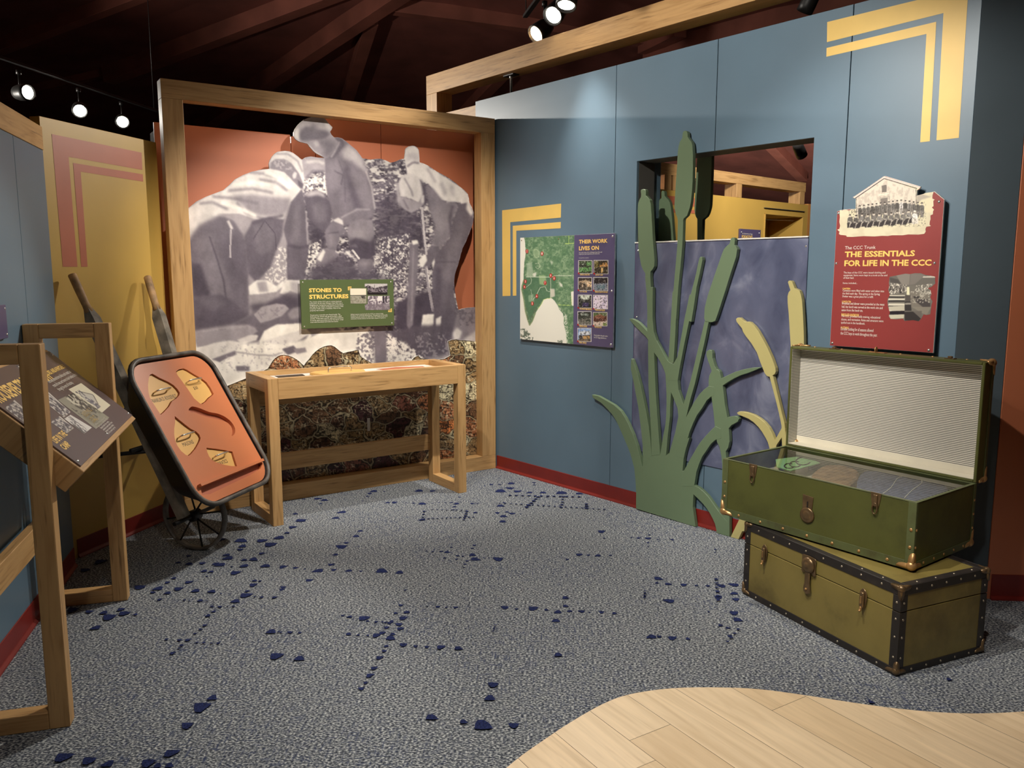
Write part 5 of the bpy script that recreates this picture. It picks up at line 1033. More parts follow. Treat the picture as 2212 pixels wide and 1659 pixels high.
outl[12] = (ur, outl[12][1]); outl[13] = (ur, zbot); outl[14] = (ul, zbot); outl[0] = (ul, outl[0][1]); outl = outl[:15]
prism('board', TS, outl, -.012, 0, M['white'], ts, bev=.0006)
prism('spacer', TS, [(ul + .05, zbot + .05), (ur - .05, zbot + .05), (ur - .05, zbot + .55), (ul + .05, zbot + .55)], -.039, -.0125, M['darkgap'], ts)
ins = [(ul + .001, outl[0][1] - .001)] + [(u + (.001 if u < (ul + ur) / 2 else -.001), z - .0015) for u, z in outl[1:12]] + [(ur - .001, outl[12][1] - .001), (ur - .001, zbot + .001), (ul + .001, zbot + .001)]
poly('red_face', TS, ins, .0004, M['redsign'], ts)
CH = Canvas(1800, 370, 2060, 540, 3, (228, 220, 190)); hp_ = lambda L, c, b=1, a=1.0: CH.poly([Zh(*p) for p in L], c, a, b); hs = lambda L, w, c, a=1.0, b=0: CH.strip([Zh(*p) for p in L], w, c, a, b)
whole = [(100,700),(1900,360),(1900,1200),(100,1250)]
CH.speck([Zh(*p) for p in whole], (210, 198, 170), .4, 12, .5, 3, soft=.3)
hp_([(420,480),(935,130),(1510,330),(1520,800),(430,800)], (226, 216, 200)); CH.speck([Zh(*p) for p in [(440,480),(935,140),(1500,340),(1500,640),(440,640)]], (186, 172, 160), .4, 7, .55, 4, soft=.2, ax=.7)
hp_([(355,478),(930,84),(1615,280),(1590,312),(935,128),(420,492)], (236, 216, 206), 0); hs([(400,500),(935,132),(1540,318)], 1.8, (70,60,58)); hs([(360,482),(932,96),(1600,290)], .8, (150,120,114))
hs([(425,500),(430,760)], 1.4, (130,124,120)); hs([(1520,330),(1525,600)], 1.6, (120,110,110)); hp_([(890,262),(980,246),(980,380),(892,390)], (120,112,106), 0); hs([(884,258),(990,240),(988,388),(888,398),(884,258)], 1.2, (214,204,190)); hs([(840,440),(1030,405)], 2, (240,232,214)); hp_([(870,500),(1000,480),(1000,620),(870,640)], (130,122,116), 1)
hs([(860,640),(862,484),(1030,456),(1030,600)], 1.4, (170,160,150)); hp_([(1530,450),(1640,420),(1800,470),(1620,520),(1540,600)], (170,160,150), 4, .8); hp_([(1560,580),(1830,470),(1830,760),(1720,760)], (234,222,188), 2, .9)
g_ = random.Random(3)
for k in range(16):
    x = 490 + k * 76; y = 640 - max(0, 110 - abs(x - 1250) * .14); sh = g_.randint(84, 140)
    if abs(x - 1215) < 40: sh = 226
    hp_([(x - 34, y + 60), (x - 20, y + 38), (x + 22, y + 38), (x + 36, y + 60), (x + 34, y + 150), (x + 22, y + 260), (x - 24, y + 260), (x - 34, y + 150)], (sh, sh - 4, sh - 8), 1); hs([(x, y + 45), (x, y + 150)], 1, (60,56,54), .8, 0)
    CH.ell(*Zh(x, y + 14), 2.2, 3.2, (206, 196, 184), 1, 0); CH.ell(*Zh(x, y + 0), 2.3, 1.4, (66, 60, 56), 1, 0); hs([(x + 36, y + 60), (x + 34, y + 200)], 1.2, (70, 64, 62), .8)
    hp_([(x - 26, y + 150), (x + 26, y + 150), (x + 20, y + 260), (x - 22, y + 260)], (150, 144, 138) if k > 7 else (110, 104, 100), 1, .8)
for k in range(12):
    x = 310 + k * 108; y = 800 - min(90, k * 8) + (20 if k % 2 else 0); sh = g_.randint(90, 150)
    if k == 11: sh = 244
    hp_([(x - 46, y + 70), (x - 24, y + 42), (x + 24, y + 42), (x + 46, y + 70), (x + 56, y + 150), (x - 52, y + 150)], (sh, sh - 4, sh - 8), 1); hp_([(x - 56, y + 150), (x + 60, y + 140), (x + 66, y + 230), (x - 52, y + 240)], (58, 52, 52) if k < 11 else (232, 226, 214), 1); hs([(x - 20, y + 235), (x + 6, y + 150), (x + 30, y + 150)], 2.2, (196, 188, 176), .9); hs([(x - 40, y + 120), (x + 20, y + 135)], 1.6, (222, 214, 200), .8)
    CH.ell(*Zh(x, y + 18), 2.6, 3.4, (210, 200, 186), 1, 0); CH.ell(*Zh(x, y + 2), 2.6, 1.6, (70, 62, 58) if k < 11 else (240, 236, 226), 1, 0)
CH.speck([Zh(*p) for p in [(280,620),(1700,560),(1700,1010),(280,1040)]], (50, 46, 44), .18, 2, .5, 9)
torn = [(120,715),(155,712),(160,726),(190,712),(230,704),(262,712),(300,720),(330,704),(412,694),(417,502),(362,480),(932,90),(1604,284),(1586,318),(1540,350),(1532,452),(1660,416),(1690,400),(1845,378),(1825,440),(1822,500),(1866,520),(1840,545),(1844,640),(1812,664),(1856,708),(1836,730),(1832,790),(1786,812),(1790,880),(1774,930),(1770,985),(1800,1006),(1712,1020),(1695,1060),(1700,1110),(1672,1150),(1560,1164),(1380,1160),(1280,1176),(1080,1176),(1000,1190),(900,1186),(760,1198),(560,1192),(360,1206),(250,1204),(238,1180),(130,1168),(104,1150),(118,1110),(80,1080),(84,1066),(112,1062),(128,1000),(112,930),(122,850),(118,780)]
printed('group_photo', TS, [Zh(*p) for p in torn], .0022, CH, ts, n=.0009)
def tt(s, a, b, m='txt_w', **k): text(s, TS, Zt(*a), Zt(*b), M[m], ts, **k)
tt('The CCC Trunk', (354, 742), (630, 706)); tt('THE ESSENTIALS', (352, 812), (984, 748), 'txt_y', bold=.035); tt('FOR LIFE IN THE CCC', (348, 893), (1132, 830), 'txt_y', bold=.035)
tt('The boys of the CCC were issued clothing and\nequipment. Items were kept in a trunk at the end\nof their bed.', (340, 1004), (736, 940)); tt('Items included...', (336, 1050), (466, 1036))
tt('CANTEEN', (332, 1100), (402, 1086), 'txt_y', bold=.02); tt('Canteens were filled with water and taken into\nthe field each day. The spring at the Spring\nShelter was a great place for a refill.', (330, 1176), (706, 1106))
tt('LUNCH TIN', (328, 1217), (408, 1202), 'txt_y', bold=.02); tt('Breakfast and dinner were provided at the mess\nhall, but lunch was served at the work site and\neaten from the lunch tin.', (324, 1294), (708, 1224))
tt('ENROLLEE HANDBOOK', (322, 1338), (482, 1320), 'txt_y', bold=.02); tt('The CCC provided skills training, educational\nclasses, and recreation. Rules and structure were\nspelled out in the handbook.', (318, 1412), (702, 1342))
tt('CLOTHING', (316, 1450), (388, 1434), 'txt_y', bold=.02); tt('Durable clothing for all seasons allowed\nthe CCC boys to work throughout the year.', (314, 1512), (648, 1456))
Zc = lambda X, Y: (1900 + X / 11.85, 570 + Y / 11.85)
CB = Canvas(1912, 585, 2026, 700, 4, (120, 116, 108)); cb = lambda L, c, b=1, a=1.0: CB.poly([Zc(*p) for p in L], c, a, b)
cb([(250,300),(1430,260),(1430,500),(740,560),(260,480)], (112,108,102)); cb([(420,280),(780,240),(760,540),(560,520)], (140,134,126), 2); cb([(800,250),(1180,280),(900,520),(770,540)], (128,122,116), 2); cb([(1120,320),(1420,310),(1420,350),(1100,350)], (220,214,200)); cb([(250,340),(480,400),(560,520),(270,470)], (84,80,78), 3)
cb([(240,480),(700,540),(690,700),(260,790)], (120,114,108)); CB.speck([Zc(*p) for p in [(240,480),(700,540),(690,720),(240,790)]], (226,220,206), .35, 3, .95, 3, ax=.5); CB.speck([Zc(*p) for p in [(900,560),(1360,500),(1320,840),(900,700)]], (226,220,206), .35, 3, .95, 4, ax=.5); cb([(700,590),(760,590),(770,800),(690,800)], (240,236,200)); CB.speck([Zc(*p) for p in [(250,560),(640,560),(640,760),(250,760)]], (50,46,46), .3, 3, .9, 5, ax=.5)
cb([(780,690),(980,720),(1300,800),(1250,1300),(800,1100)], (130,124,114)); cb([(820,1100),(1330,1100),(1200,1300),(1080,1260)], (140,134,122)); cb([(650,790),(790,800),(800,1000),(660,1000)], (90,84,80))
for k in range(4): y = 800 + k * 70 + k * k * 18; h = 30 + k * 14; cb([(230,y),(660 - k * 6,y),(640,y + h),(220,y + h)], (222,216,198)); cb([(230,y + h),(640,y + h),(640,y + h + 34),(220,y + h + 34)], (40,36,38))
cb([(230,1090),(640,1070),(640,1200),(460,1210),(240,1180)], (200,194,176)); cb([(260,1210),(640,1200),(640,1300),(260,1290)], (36,30,36)); cb([(240,1310),(630,1290),(620,1390),(280,1410)], (206,202,180)); cb([(640,960),(800,960),(820,1200),(640,1200)], (58,54,54)); cb([(650,1000),(800,995),(800,1040),(650,1045)], (160,154,144)); cb([(640,1230),(860,1220),(1060,1400),(1000,1470),(640,1450)], (54,50,50)); cb([(860,1220),(1080,1200),(1080,1400)], (110,104,98)); cb([(1080,970),(1170,960),(1160,1090),(1090,1090)], (232,226,206)); cb([(860,830),(1030,830),(1030,880),(880,880)], (60,56,56)); cb([(920,900),(1230,900),(1230,960),(1300,1000),(1300,1100),(1100,1100),(920,960)], (76,70,70), 2); CB.speck([Zc(*p) for p in [(800,700),(1300,700),(1300,1000),(800,1000)]], (200,194,180), .25, 3, .8, 7)
torn2 = [(260,330),(420,300),(540,275),(660,250),(790,262),(900,238),(1060,240),(1180,285),(1300,300),(1430,330),(1420,420),(1430,500),(1380,545),(1330,590),(1240,620),(1310,680),(1330,760),(1300,860),(1360,960),(1330,1060),(1310,1200),(1300,1290),(1200,1310),(1130,1290),(1070,1400),(1010,1470),(860,1440),(640,1460),(600,1400),(450,1420),(280,1410),(235,1340),(270,1240),(235,1160),(205,1010),(210,900),(265,800),(225,660),(250,560),(240,480)]
printed('barracks_photo', TS, [Zc(*p) for p in torn2], .0022, CB, ts, n=.0009)
rivets('screw', [TS.pt(*TS.at(*Zt(*p)), .0004) for p in ((298,418),(1197,314),(276,868),(1157,864),(240,1580),(1104,1645))], BW.n, .007, M['screw'], ts)
# ================================================================== trunks
def rect_on(pl, u0, u1, z0, z1): return [(u0, z0), (u1, z0), (u1, z1), (u0, z1)]
class TrunkFrame:
    def __init__(s, corner, az):
        s.f = np.array([math.sin(az), math.cos(az), 0.0])      # along the front, away from the near right corner
        s.s = np.array([s.f[1], -s.f[0], 0.0])                 # depth, away from the front
        s.o = np.array([corner[0], corner[1], corner[2]])
    def p(s, a, b, z): return s.o + s.f * a + s.s * b + np.array([0, 0, z])
def tsolid(nm, T, a0, a1, b0, b1, z0, z1, mat, par, bev=.002):
    return solid(nm, T.p(a0, b0, z0), T.f * (a1 - a0), T.s * (b1 - b0), (0, 0, z1 - z0), mat, par, bev)
def corner_cap(T, a, b, z, sa, sb, sz, mat, par, r=.042, lobes=True):
    """rounded metal corner with petal flaps on the faces"""
    bm = bmesh.new(); c = T.p(a, b, z)
    fa, fb, fz = T.f * sa, T.s * sb, np.array([0, 0, 1.0]) * sz
    for u, v, w in ((fa, fb, fz), (fb, fz, fa), (fz, fa, fb)):
        pts = [(0, 0)]
        for t in np.linspace(0, math.pi / 2, 13):
            rad = r * (1.02 + .38 * math.cos(4 * t)); pts.append((rad * math.cos(t) * .85 + .0, rad * math.sin(t) * .85))
        q0 = [bm.verts.new(c - w * .0035 + u * x + v * y - (u + v) * .002) for x, y in pts]
        q1 = [bm.verts.new(c + w * .001 + u * x + v * y - (u + v) * .002) for x, y in pts]
        bm.faces.new(q0)
        for i in range(len(pts)):
            j = (i + 1) % len(pts); bm.faces.new((q0[i], q0[j], q1[j], q1[i]))
    bmesh.ops.create_uvsphere(bm, u_segments=12, v_segments=8, radius=r * .36, matrix=Matrix.Translation(Vector(c + (fa + fb + fz) * r * .16)))
    bmesh.ops.recalc_face_normals(bm, faces=bm.faces)
    o = bm_obj('corner_cap', bm, mat, par)
    for p in o.data.polygons: p.use_smooth = True
    return o
def front_plane(T):
    q = Plane.__new__(Plane); q.o = T.p(0, 0, 0); q.d = T.f.copy(); q.e = np.array([0, 0, 1.0]); q.n = -T.s; return q
# ---- lower closed trunk
e_ = onz(1604, 1282)[:2] - onz(1935, 1462)[:2]
T1 = TrunkFrame((*onz(1935, 1462)[:2], 0.0), math.atan2(e_[0], e_[1])); L1, D1, H1, S1 = .863, .476, .35, .25
t1 = thing('trunk', 'closed olive trunk with black banded edges standing on the carpet under the open trunk', 'trunk', tuple(T1.p(L1 / 2, D1 / 2, 0)))
tsolid('body', T1, .003, L1 - .003, .003, D1 - .003, .003, S1 - .0015, M['trunk_olive'], t1)
tsolid('lid', T1, .003, L1 - .003, .003, D1 - .003, S1 + .0015, H1 - .003, M['trunk_olive'], t1)
bwid = .036
for b0, b1 in ((0, .004), (D1 - .004, D1)):
    for z0, z1 in ((0, .03), (H1 - bwid, H1)): tsolid('edge_band', T1, 0, L1, b0, b1, z0, z1, M['trunk_black'], t1, .001)
    for a0, a1 in ((0, bwid), (L1 - bwid, L1)):
        tsolid('edge_band', T1, a0, a1, b0, b1, .031, S1 - .002, M['trunk_black'], t1, .001); tsolid('edge_band', T1, a0, a1, b0, b1, S1 + .002, H1 - bwid - .001, M['trunk_black'], t1, .001)
for a0, a1 in ((0, .004), (L1 - .004, L1)):
    for z0, z1 in ((0, .03), (H1 - bwid, H1)): tsolid('edge_band', T1, a0, a1, .005, D1 - .005, z0, z1, M['trunk_black'], t1, .001)
    for b0, b1 in ((.005, bwid), (D1 - bwid, D1 - .005)):
        tsolid('edge_band', T1, a0, a1, b0, b1, .031, S1 - .002, M['trunk_black'], t1, .001); tsolid('edge_band', T1, a0, a1, b0, b1, S1 + .002, H1 - bwid - .001, M['trunk_black'], t1, .001)
for b0, b1 in ((.005, bwid), (D1 - bwid, D1 - .005)): tsolid('edge_band', T1, .005, L1 - .005, b0, b1, H1 - .004, H1, M['trunk_black'], t1, .001)
for a0, a1 in ((.005, bwid), (L1 - bwid, L1 - .005)): tsolid('edge_band', T1, a0, a1, bwid + .001, D1 - bwid - .001, H1 - .004, H1, M['trunk_black'], t1, .001)
for a, sa in ((0, -1), (L1, 1)):
    for b, sb in ((0, -1), (D1, 1)):
        for z, sz in ((.012, -1), (H1 - .003, 1)): corner_cap(T1, a, b, z, -sa * 1.0, -sb * 1.0, -sz * 1.0, M['bronze'], t1, .042)
rv = [T1.p(a, 0, z) for a in np.linspace(.09, L1 - .09, 8) for z in (.015, H1 - .018)] + [T1.p(a, 0, z) for a in (.018, L1 - .018) for z in (.07, .15, .22, .285)]
rivets('rivet', rv, -T1.s, .0048, M['rivet'], t1)
rv = [T1.p(0, b, z) for b in np.linspace(.08, D1 - .08, 5) for z in (.015, H1 - .018)] + [T1.p(0, b, z) for b in (.018, D1 - .018) for z in (.07, .15, .22, .285)]
rivets('rivet', rv, -T1.f, .0048, M['rivet'], t1)
rivets('rivet', [T1.p(.018, b, H1) for b in (.1, .2, .3, .4)] + [T1.p(a, .018, H1) for a in (.1, .2)], (0, 0, 1), .0048, M['rivet'], t1)
P1f = front_plane(T1)
def latch_ornate(a, zc, par, w=.036, h=.085):
    q = [(a + w * x, zc + h * y) for x, y in ((-.5,.15),(-.48,.3),(-.3,.42),(-.12,.47),(0,.52),(.12,.47),(.3,.42),(.48,.3),(.5,.15),(.42,-.1),(.36,-.3),(.2,-.44),(0,-.5),(-.2,-.44),(-.36,-.3),(-.42,-.1))]
    pl = prism('latch', P1f, q, .003, .006, M['bronze'], par, bev=.001)
    prism('latch_lever', P1f, rrect(a - .010, a + .010, zc - .036, zc + .030, .008), .0062, .016, M['bronze'], pl, bev=.003)
    prism('latch_slot', P1f, rrect(a - .0035, a + .0035, zc - .018, zc + .014, .003), .0162, .018, M['brass'], pl, bev=.001)
    tube('latch_hook', smooth_path([tuple(P1f.pt(a, zc - .030, .014)), tuple(P1f.pt(a, zc - .040, .016)), tuple(P1f.pt(a, zc - .048, .022))], 3), .005, M['brass'], pl, 8)
ulat = P1f.at(1653, 1198)[0]; ulat2 = P1f.at(1866, 1296)[0]; ulk = P1f.at(1749, 1220)[0]
latch_ornate(ulat, S1 - .008, t1); latch_ornate(ulat2, S1 - .008, t1)
lk = prism('lock', P1f, [(ulk + .04 * x, S1 + .028 + .04 * y) for x, y in ((-1,.9),(-.8,1),(0,1.05),(.8,1),(1,.9),(.92,0),(1,-.8),(.85,-.95),(.3,-.8),(-.3,-.8),(-.85,-.95),(-1,-.8),(-.92,0))], .003, .006, M['bronze'], t1, bev=.001)
lathe('lock_dial', P1f.pt(ulk, S1 + .03, .006), P1f.n, [(0, .034), (.006, .034), (.010, .026), (.012, .022), (.010, .018), (.014, .012), (.016, .006)], M['bronze'], lk, 24)
prism('lock_hasp', P1f, [(ulk + x, S1 + z) for x, z in ((-.014,.0),(-.014,-.05),(-.02,-.07),(-.018,-.088),(0,-.098),(.018,-.088),(.02,-.07),(.014,-.05),(.014,.0))], .006, .013, M['bronze'], lk, bev=.003)
lathe('lock_stud', P1f.pt(ulk, S1 - .074, .013), P1f.n, [(0, .006), (.004, .005), (.005, .002)], M['brass'], lk, 10)

# ---- upper open trunk
T2 = TrunkFrame((1.548, 2.988, H1 + .0065), math.radians(-36.4)); L2, D2, H2 = .92, .487, .268
t2 = thing('trunk', 'open green trunk with striped lid lining resting on the olive trunk', 'trunk', tuple(T2.p(L2 / 2, D2 / 2, 0)))
wt = .012
tsolid('front_wall', T2, 0, L2, 0, wt, 0, H2, M['trunk_green'], t2); tsolid('back_wall', T2, 0, L2, D2 - wt, D2, 0, H2, M['trunk_green'], t2)
tsolid('end_wall', T2, 0, wt, wt + .0005, D2 - wt - .0005, 0, H2, M['trunk_green'], t2); tsolid('end_wall', T2, L2 - wt, L2, wt + .0005, D2 - wt - .0005, 0, H2, M['trunk_green'], t2)
tsolid('tray', T2, wt + .001, L2 - wt - .001, wt + .001, D2 - wt - .001, H2 - .10, H2 - .092, M['cream_lining'], t2, 0)
tsolid('bottom', T2, wt + .001, L2 - wt - .001, wt + .001, D2 - wt - .001, .001, .01, M['trunk_olive'], t2, 0)
ew = .03
for a0, a1 in ((-.002, ew), (L2 - ew, L2 + .002)):
    tsolid('edge_band', T2, a0, a1, -.0025, -.0003, 0, H2, M['trunk_edge'], t2, .0005)
    tsolid('edge_band', T2, a0, a1, D2 + .0003, D2 + .0025, 0, H2, M['trunk_edge'], t2, .0005)
tsolid('edge_band', T2, ew + .001, L2 - ew - .001, -.0025, -.0003, 0, .034, M['trunk_edge'], t2, .0005)
for a0, a1 in ((-.0025, -.0003), (L2 + .0003, L2 + .0025)):
    tsolid('edge_band', T2, a0, a1, .001, D2 - .001, 0, .03, M['trunk_edge'], t2, .0005)
    tsolid('edge_band', T2, a0, a1, D2 - .018, D2 - .001, .031, H2, M['trunk_edge'], t2, .0005); tsolid('edge_band', T2, a0, a1, .001, .012, .031, H2, M['trunk_edge'], t2, .0005)
for b0, b1 in ((-.0015, .0125), (D2 - .0125, D2 + .0015)): tsolid('rim', T2, -.002, L2 + .002, b0, b1, H2 + .0003, H2 + .0025, M['trunk_edge'], t2, .0004)
for a0, a1 in ((-.002, .012), (L2 - .012, L2 + .002)): tsolid('rim', T2, a0, a1, .0127, D2 - .0127, H2 + .0003, H2 + .0025, M['trunk_edge'], t2, .0004)
for a, sa in ((0, 1), (L2, -1)):
    for b, sb in ((0, 1), (D2, -1)): corner_cap(T2, a - .001 * sa, b - .001 * sb, .006, sa, sb, 1, M['brass'], t2, .056)
rivets('rivet', [T2.p(a, -.0025, .016) for a in np.linspace(.1, L2 - .1, 7)] + [T2.p(a, -.0025, z) for a in (.014, L2 - .014) for z in (.09, .16)], -T2.s, .007, M['brass'], t2)
rivets('rivet', [T2.p(-.0025, b, .015) for b in np.linspace(.08, D2 - .08, 5)] + [T2.p(-.0025, .008, z) for z in (.09, .16)] + [T2.p(-.0025, D2 - .01, z) for z in (.08, .14, .2)], -T2.f, .006, M['brass'], t2)
P2f = front_plane(T2); P2f.o = P2f.o
def latch_plain(x, y, par):
    a, z = P2f.at(x, y)
    q = prism('latch', P2f, [(a + u, z + w) for u, w in ((-.022,.042),(.022,.042),(.02,.02),(.014,-.012),(.012,-.02),(-.012,-.02),(-.014,-.012),(-.02,.02))], .0005, .004, M['bronze'], par, bev=.0008)
    prism('latch_tongue', P2f, rrect(a - .009, a + .009, z - .014, z + .034, .004), .0042, .010, M['bronze'], q, bev=.002)
    tube('latch_loop', [tuple(P2f.pt(a + .0105 * math.cos(t), z - .022 + .018 * math.sin(t) * 1.25, .008)) for t in np.linspace(0, 2 * math.pi, 17)[:-1]], .0028, M['bronze'], q, 8, closed=True)
latch_plain(1627, 1022, t2); latch_plain(1892, 1086, t2)
a, z = P2f.at(1745, 1100)
lk2 = prism('lock', P2f, [(a - .026, z + .058), (a + .026, z + .062), (a + .024, z - .01), (a + .022, z - .02)] [::1] + [(a - .020, z - .02)], .0005, .004, M['bronze'], t2, bev=.001)
lathe('lock_dial', P2f.pt(a, z - .026, .0006), P2f.n, [(0, .034), (.005, .034), (.008, .028), (.006, .022), (.010, .018), (.011, .008)], M['bronze'], lk2, 24)
prism('lock_slot', P2f, [(a - .003, z + .035), (a + .003, z + .035), (a + .003, z + .008), (a - .003, z + .008)], .004, .0055, M['txt_k'], lk2)
# lid standing upright on the hinge edge
LD, LHt = .082, .505; zl = H2 + .004; bb = D2 - .004
lid = tsolid('lid', T2, 0, L2, bb + LD - .006, bb + LD, zl, zl + LHt, M['trunk_green'], t2)
tsolid('lid_side', T2, 0, .012, bb, bb + LD - .0065, zl, zl + LHt, M['trunk_green'], lid); tsolid('lid_side', T2, L2 - .012, L2, bb, bb + LD - .0065, zl, zl + LHt, M['trunk_green'], lid)
tsolid('lid_side', T2, .0125, L2 - .0125, bb, bb + LD - .0065, zl + LHt - .012, zl + LHt, M['trunk_green'], lid); tsolid('lid_side', T2, .0125, L2 - .0125, bb, bb + LD - .0065, zl, zl + .012, M['trunk_green'], lid)
for nm, A_ in (('lining', (.0135, L2 - .0135, bb + LD - .0085, bb + LD - .0066, zl + .0125, zl + LHt - .0125)), ('lining', (.0122, .0132, bb + .003, bb + LD - .009, zl + .0125, zl + LHt - .0125)), ('lining', (L2 - .0132, L2 - .0122, bb + .003, bb + LD - .009, zl + .0125, zl + LHt - .0125)), ('lining', (.0135, L2 - .0135, bb + .003, bb + LD - .009, zl + LHt - .0132, zl + LHt - .0122))):
    tsolid(nm, T2, *A_, M['stripe_lining'], lid, 0)
tsolid('lining', T2, .0135, L2 - .0135, bb + .003, bb + LD - .009, zl + .0122, zl + .0132, M['cream_lining'], lid, 0)
tsolid('lining_border', T2, .0135, L2 - .0135, bb + LD - .0092, bb + LD - .0087, zl + .0134, zl + .045, M['cream_lining'], lid, 0)
for z in (zl, zl + LHt):
    for a_, sa in ((0, 1), (L2, -1)): corner_cap(T2, a_ - .001 * sa, bb + LD + .001, z + (.002 if z > zl else -.001), sa, -1, 1 if z == zl else -1, M['brass'], lid, .052)
tsolid('edge_band', T2, -.0025, -.0003, bb + LD - .02, bb + LD, zl, zl + LHt, M['trunk_edge'], lid, .0005)
for k in (.17, .76):
    tsolid('latch_catch', T2, L2 * k - .02, L2 * k + .02, bb + .02, bb + .05, zl + LHt + .0002, zl + LHt + .004, M['bronze'], lid, .001); tsolid('latch_hook', T2, L2 * k - .009, L2 * k + .009, bb + .026, bb + .04, zl + LHt + .0042, zl + LHt + .012, M['bronze'], lid, .002)
k = L2 * (1 - .47)
tsolid('lock_plate', T2, k - .045, k + .035, bb + .02, bb + .05, zl + LHt + .0002, zl + LHt + .003, M['brass'], lid, .001)
tube('lock_staple', [tuple(T2.p(k + .0, bb + .03 + .009 * math.cos(t), zl + LHt + .014 + .012 * math.sin(t))) for t in np.linspace(0, 2 * math.pi, 13)[:-1]], .003, M['brass'], lid, 8, closed=True)
rivets('rivet', [T2.p(a, bb + .06, zl + LHt) for a in np.linspace(.1, L2 - .1, 6)], (0, 0, 1), .006, M['brass'], lid)
# glass over the tray
mesh('glass_cover', [T2.p(a, b, H2 - .0008) for a, b in ((.0125, .0125), (L2 - .0125, .0125), (L2 - .0125, D2 - .0125), (.0125, D2 - .0125))], [[3, 2, 1, 0]], M['glass'], t2)
# contents, visible through the glass
zt2 = H2 - .0915
hz2 = Plane.__new__(Plane); hz2.o = T2.p(0, 0, zt2); hz2.d = -T2.f; hz2.e = T2.s.copy(); hz2.n = np.array([0, 0, 1.0])
M['pennant'] = paint('mint_felt', (142, 190, 128), 0.8, .04, 12); M['leather'] = paint('tan_canvas', (150, 118, 80), 0.8, .2, 20, bump=.3); M['denim'] = paint('blue_denim', (96, 104, 128), 0.85, .18, 60, bump=.3); M['tin'] = metal('tin_metal', (200, 198, 190), .3)
def atg(x, y, h=0.0): r = ray(x, y); zz = T2.o[2] + zt2 + h; p = onz(x, y, zz) - hz2.o; return (float(np.dot(p, hz2.d)), float(np.dot(p, hz2.e)))
pn = thing('pennant', 'mint green felt pennant with curly dark letters under the trunk glass', 'pennant', tuple(T2.p(.75, .3, zt2)))
Zf = lambda X, Y: (1680 + X / 4.484, 740 + Y / 4.484)
prism('felt', hz2, [atg(*Zf(*p), .05) for p in ((-20,1130),(255,1095),(410,1165),(130,1240),(-10,1200))], .046, .05, M['pennant'], pn)
for cx, cy, r in ((245, 1150, 58), (170, 1178, 44), (110, 1195, 38)):
    pts = [atg(*Zf(cx + r * 1.2 * math.cos(t), cy + r * .62 * math.sin(t)), .0512) for t in np.linspace(.35, 5.4, 14)]
    tube('letter', [tuple(hz2.pt(u, z, .0505)) for u, z in pts], .0035, M['txt_k'], pn, 6)
prism('support', hz2, [atg(*Zf(*p), .05) for p in ((40,1140),(230,1120),(300,1160),(120,1210))], .0, .0455, M['cream_lining'], pn)
def bag(nm, lab, catg, pts, h, mat, root=None):
    o = thing(nm, lab, catg, tuple(T2.p(.4, .25, zt2))); uzp = [atg(*Zf(*p), h) for p in pts]
    q = prism('cloth', hz2, smooth_path(uzp, 4, True), .0, h, mat, o, bev=.008); return o
bag('canvas_bag', 'tan canvas bag lying under the trunk glass', 'bag', ((330,1270),(450,1190),(640,1190),(790,1250),(700,1370),(560,1375),(380,1330)), .055, M['leather'])
dn = bag('folded_jeans', 'folded blue denim work clothes under the trunk glass', 'clothing', ((800,1270),(900,1240),(1180,1270),(1440,1310),(1650,1400),(1500,1490),(1280,1510),(1020,1470),(780,1400)), .06, M['denim'])
tube('seam', smooth_path([tuple(hz2.pt(*atg(*Zf(*p), .062), .0612)) for p in ((1020,1460),(1100,1400),(1180,1300),(1330,1300),(1400,1350),(1300,1430),(1230,1500))], 4), .0018, M['txt_w'], dn, 6)
cn = thing('lunch_tin', 'round shiny metal tin lying under the trunk glass', 'tin', tuple(T2.p(.8, .1, zt2)))
u, z = atg(*Zf(120, 1275), .05); lathe('tin', hz2.pt(u, z, .0), (0, 0, 1), [(0, .05), (.04, .052), (.045, .048), (.05, .03), (.051, .01)], M['tin'], cn, 24)
tube('rim', [tuple(hz2.pt(u + .0525 * math.cos(t), z + .0525 * math.sin(t), .04)) for t in np.linspace(0, 2 * math.pi, 25)[:-1]], .002, M['chrome'], cn, 6, closed=True)
# ================================================================== reading rail on the left
RF, RB = onz(152, 1570)[:2], onz(276, 1297)[:2]
RL = RB - RF; RLen = float(np.linalg.norm(RL)); RL = np.append(RL / RLen, 0); RN = np.array([-RL[1], RL[0], 0])   # RN towards the wall
rr = thing('reading_rail', 'oak reading rail with a tilted dark text board beside the left blue wall', 'display stand', tuple(np.append(RF, 0) + RL * .54 + RN * .16))
ro = np.append(RF, 0); mw, md, rh, rw = .062, .06, 1.278, .34
def rbox(nm, l0, l1, n0, n1, z0, z1, al, par=rr, mat='wood', bev=.0025):
    P = ro + RL * l0 + RN * n0 + np.array([0, 0, z0]); Lv, Nv, Zv = RL * (l1 - l0), RN * (n1 - n0), np.array([0, 0, z1 - z0])
    A, B, C = {'l': (Lv, Nv, Zv), 'n': (Nv, Lv, Zv), 'z': (Zv, Lv, Nv)}[al]; return solid(nm, P, A, B, C, M[mat], par, bev)
for l0 in (0, RLen - .0):
    l1 = l0 + md
    rbox('post', l0, l1, 0, mw, 0, rh, 'z'); rbox('post', l0, l1, rw - mw, rw, 0, rh, 'z')
    rbox('foot_rail', l0, l1, mw + .0005, rw - mw - .0005, 0, .06, 'n'); rbox('head_rail', l0, l1, mw + .0005, rw - mw - .0005, rh - .062, rh, 'n')
rbox('stretcher', md + .0005, RLen - .0005, rw - .045, rw - .005, .33, .44, 'l')
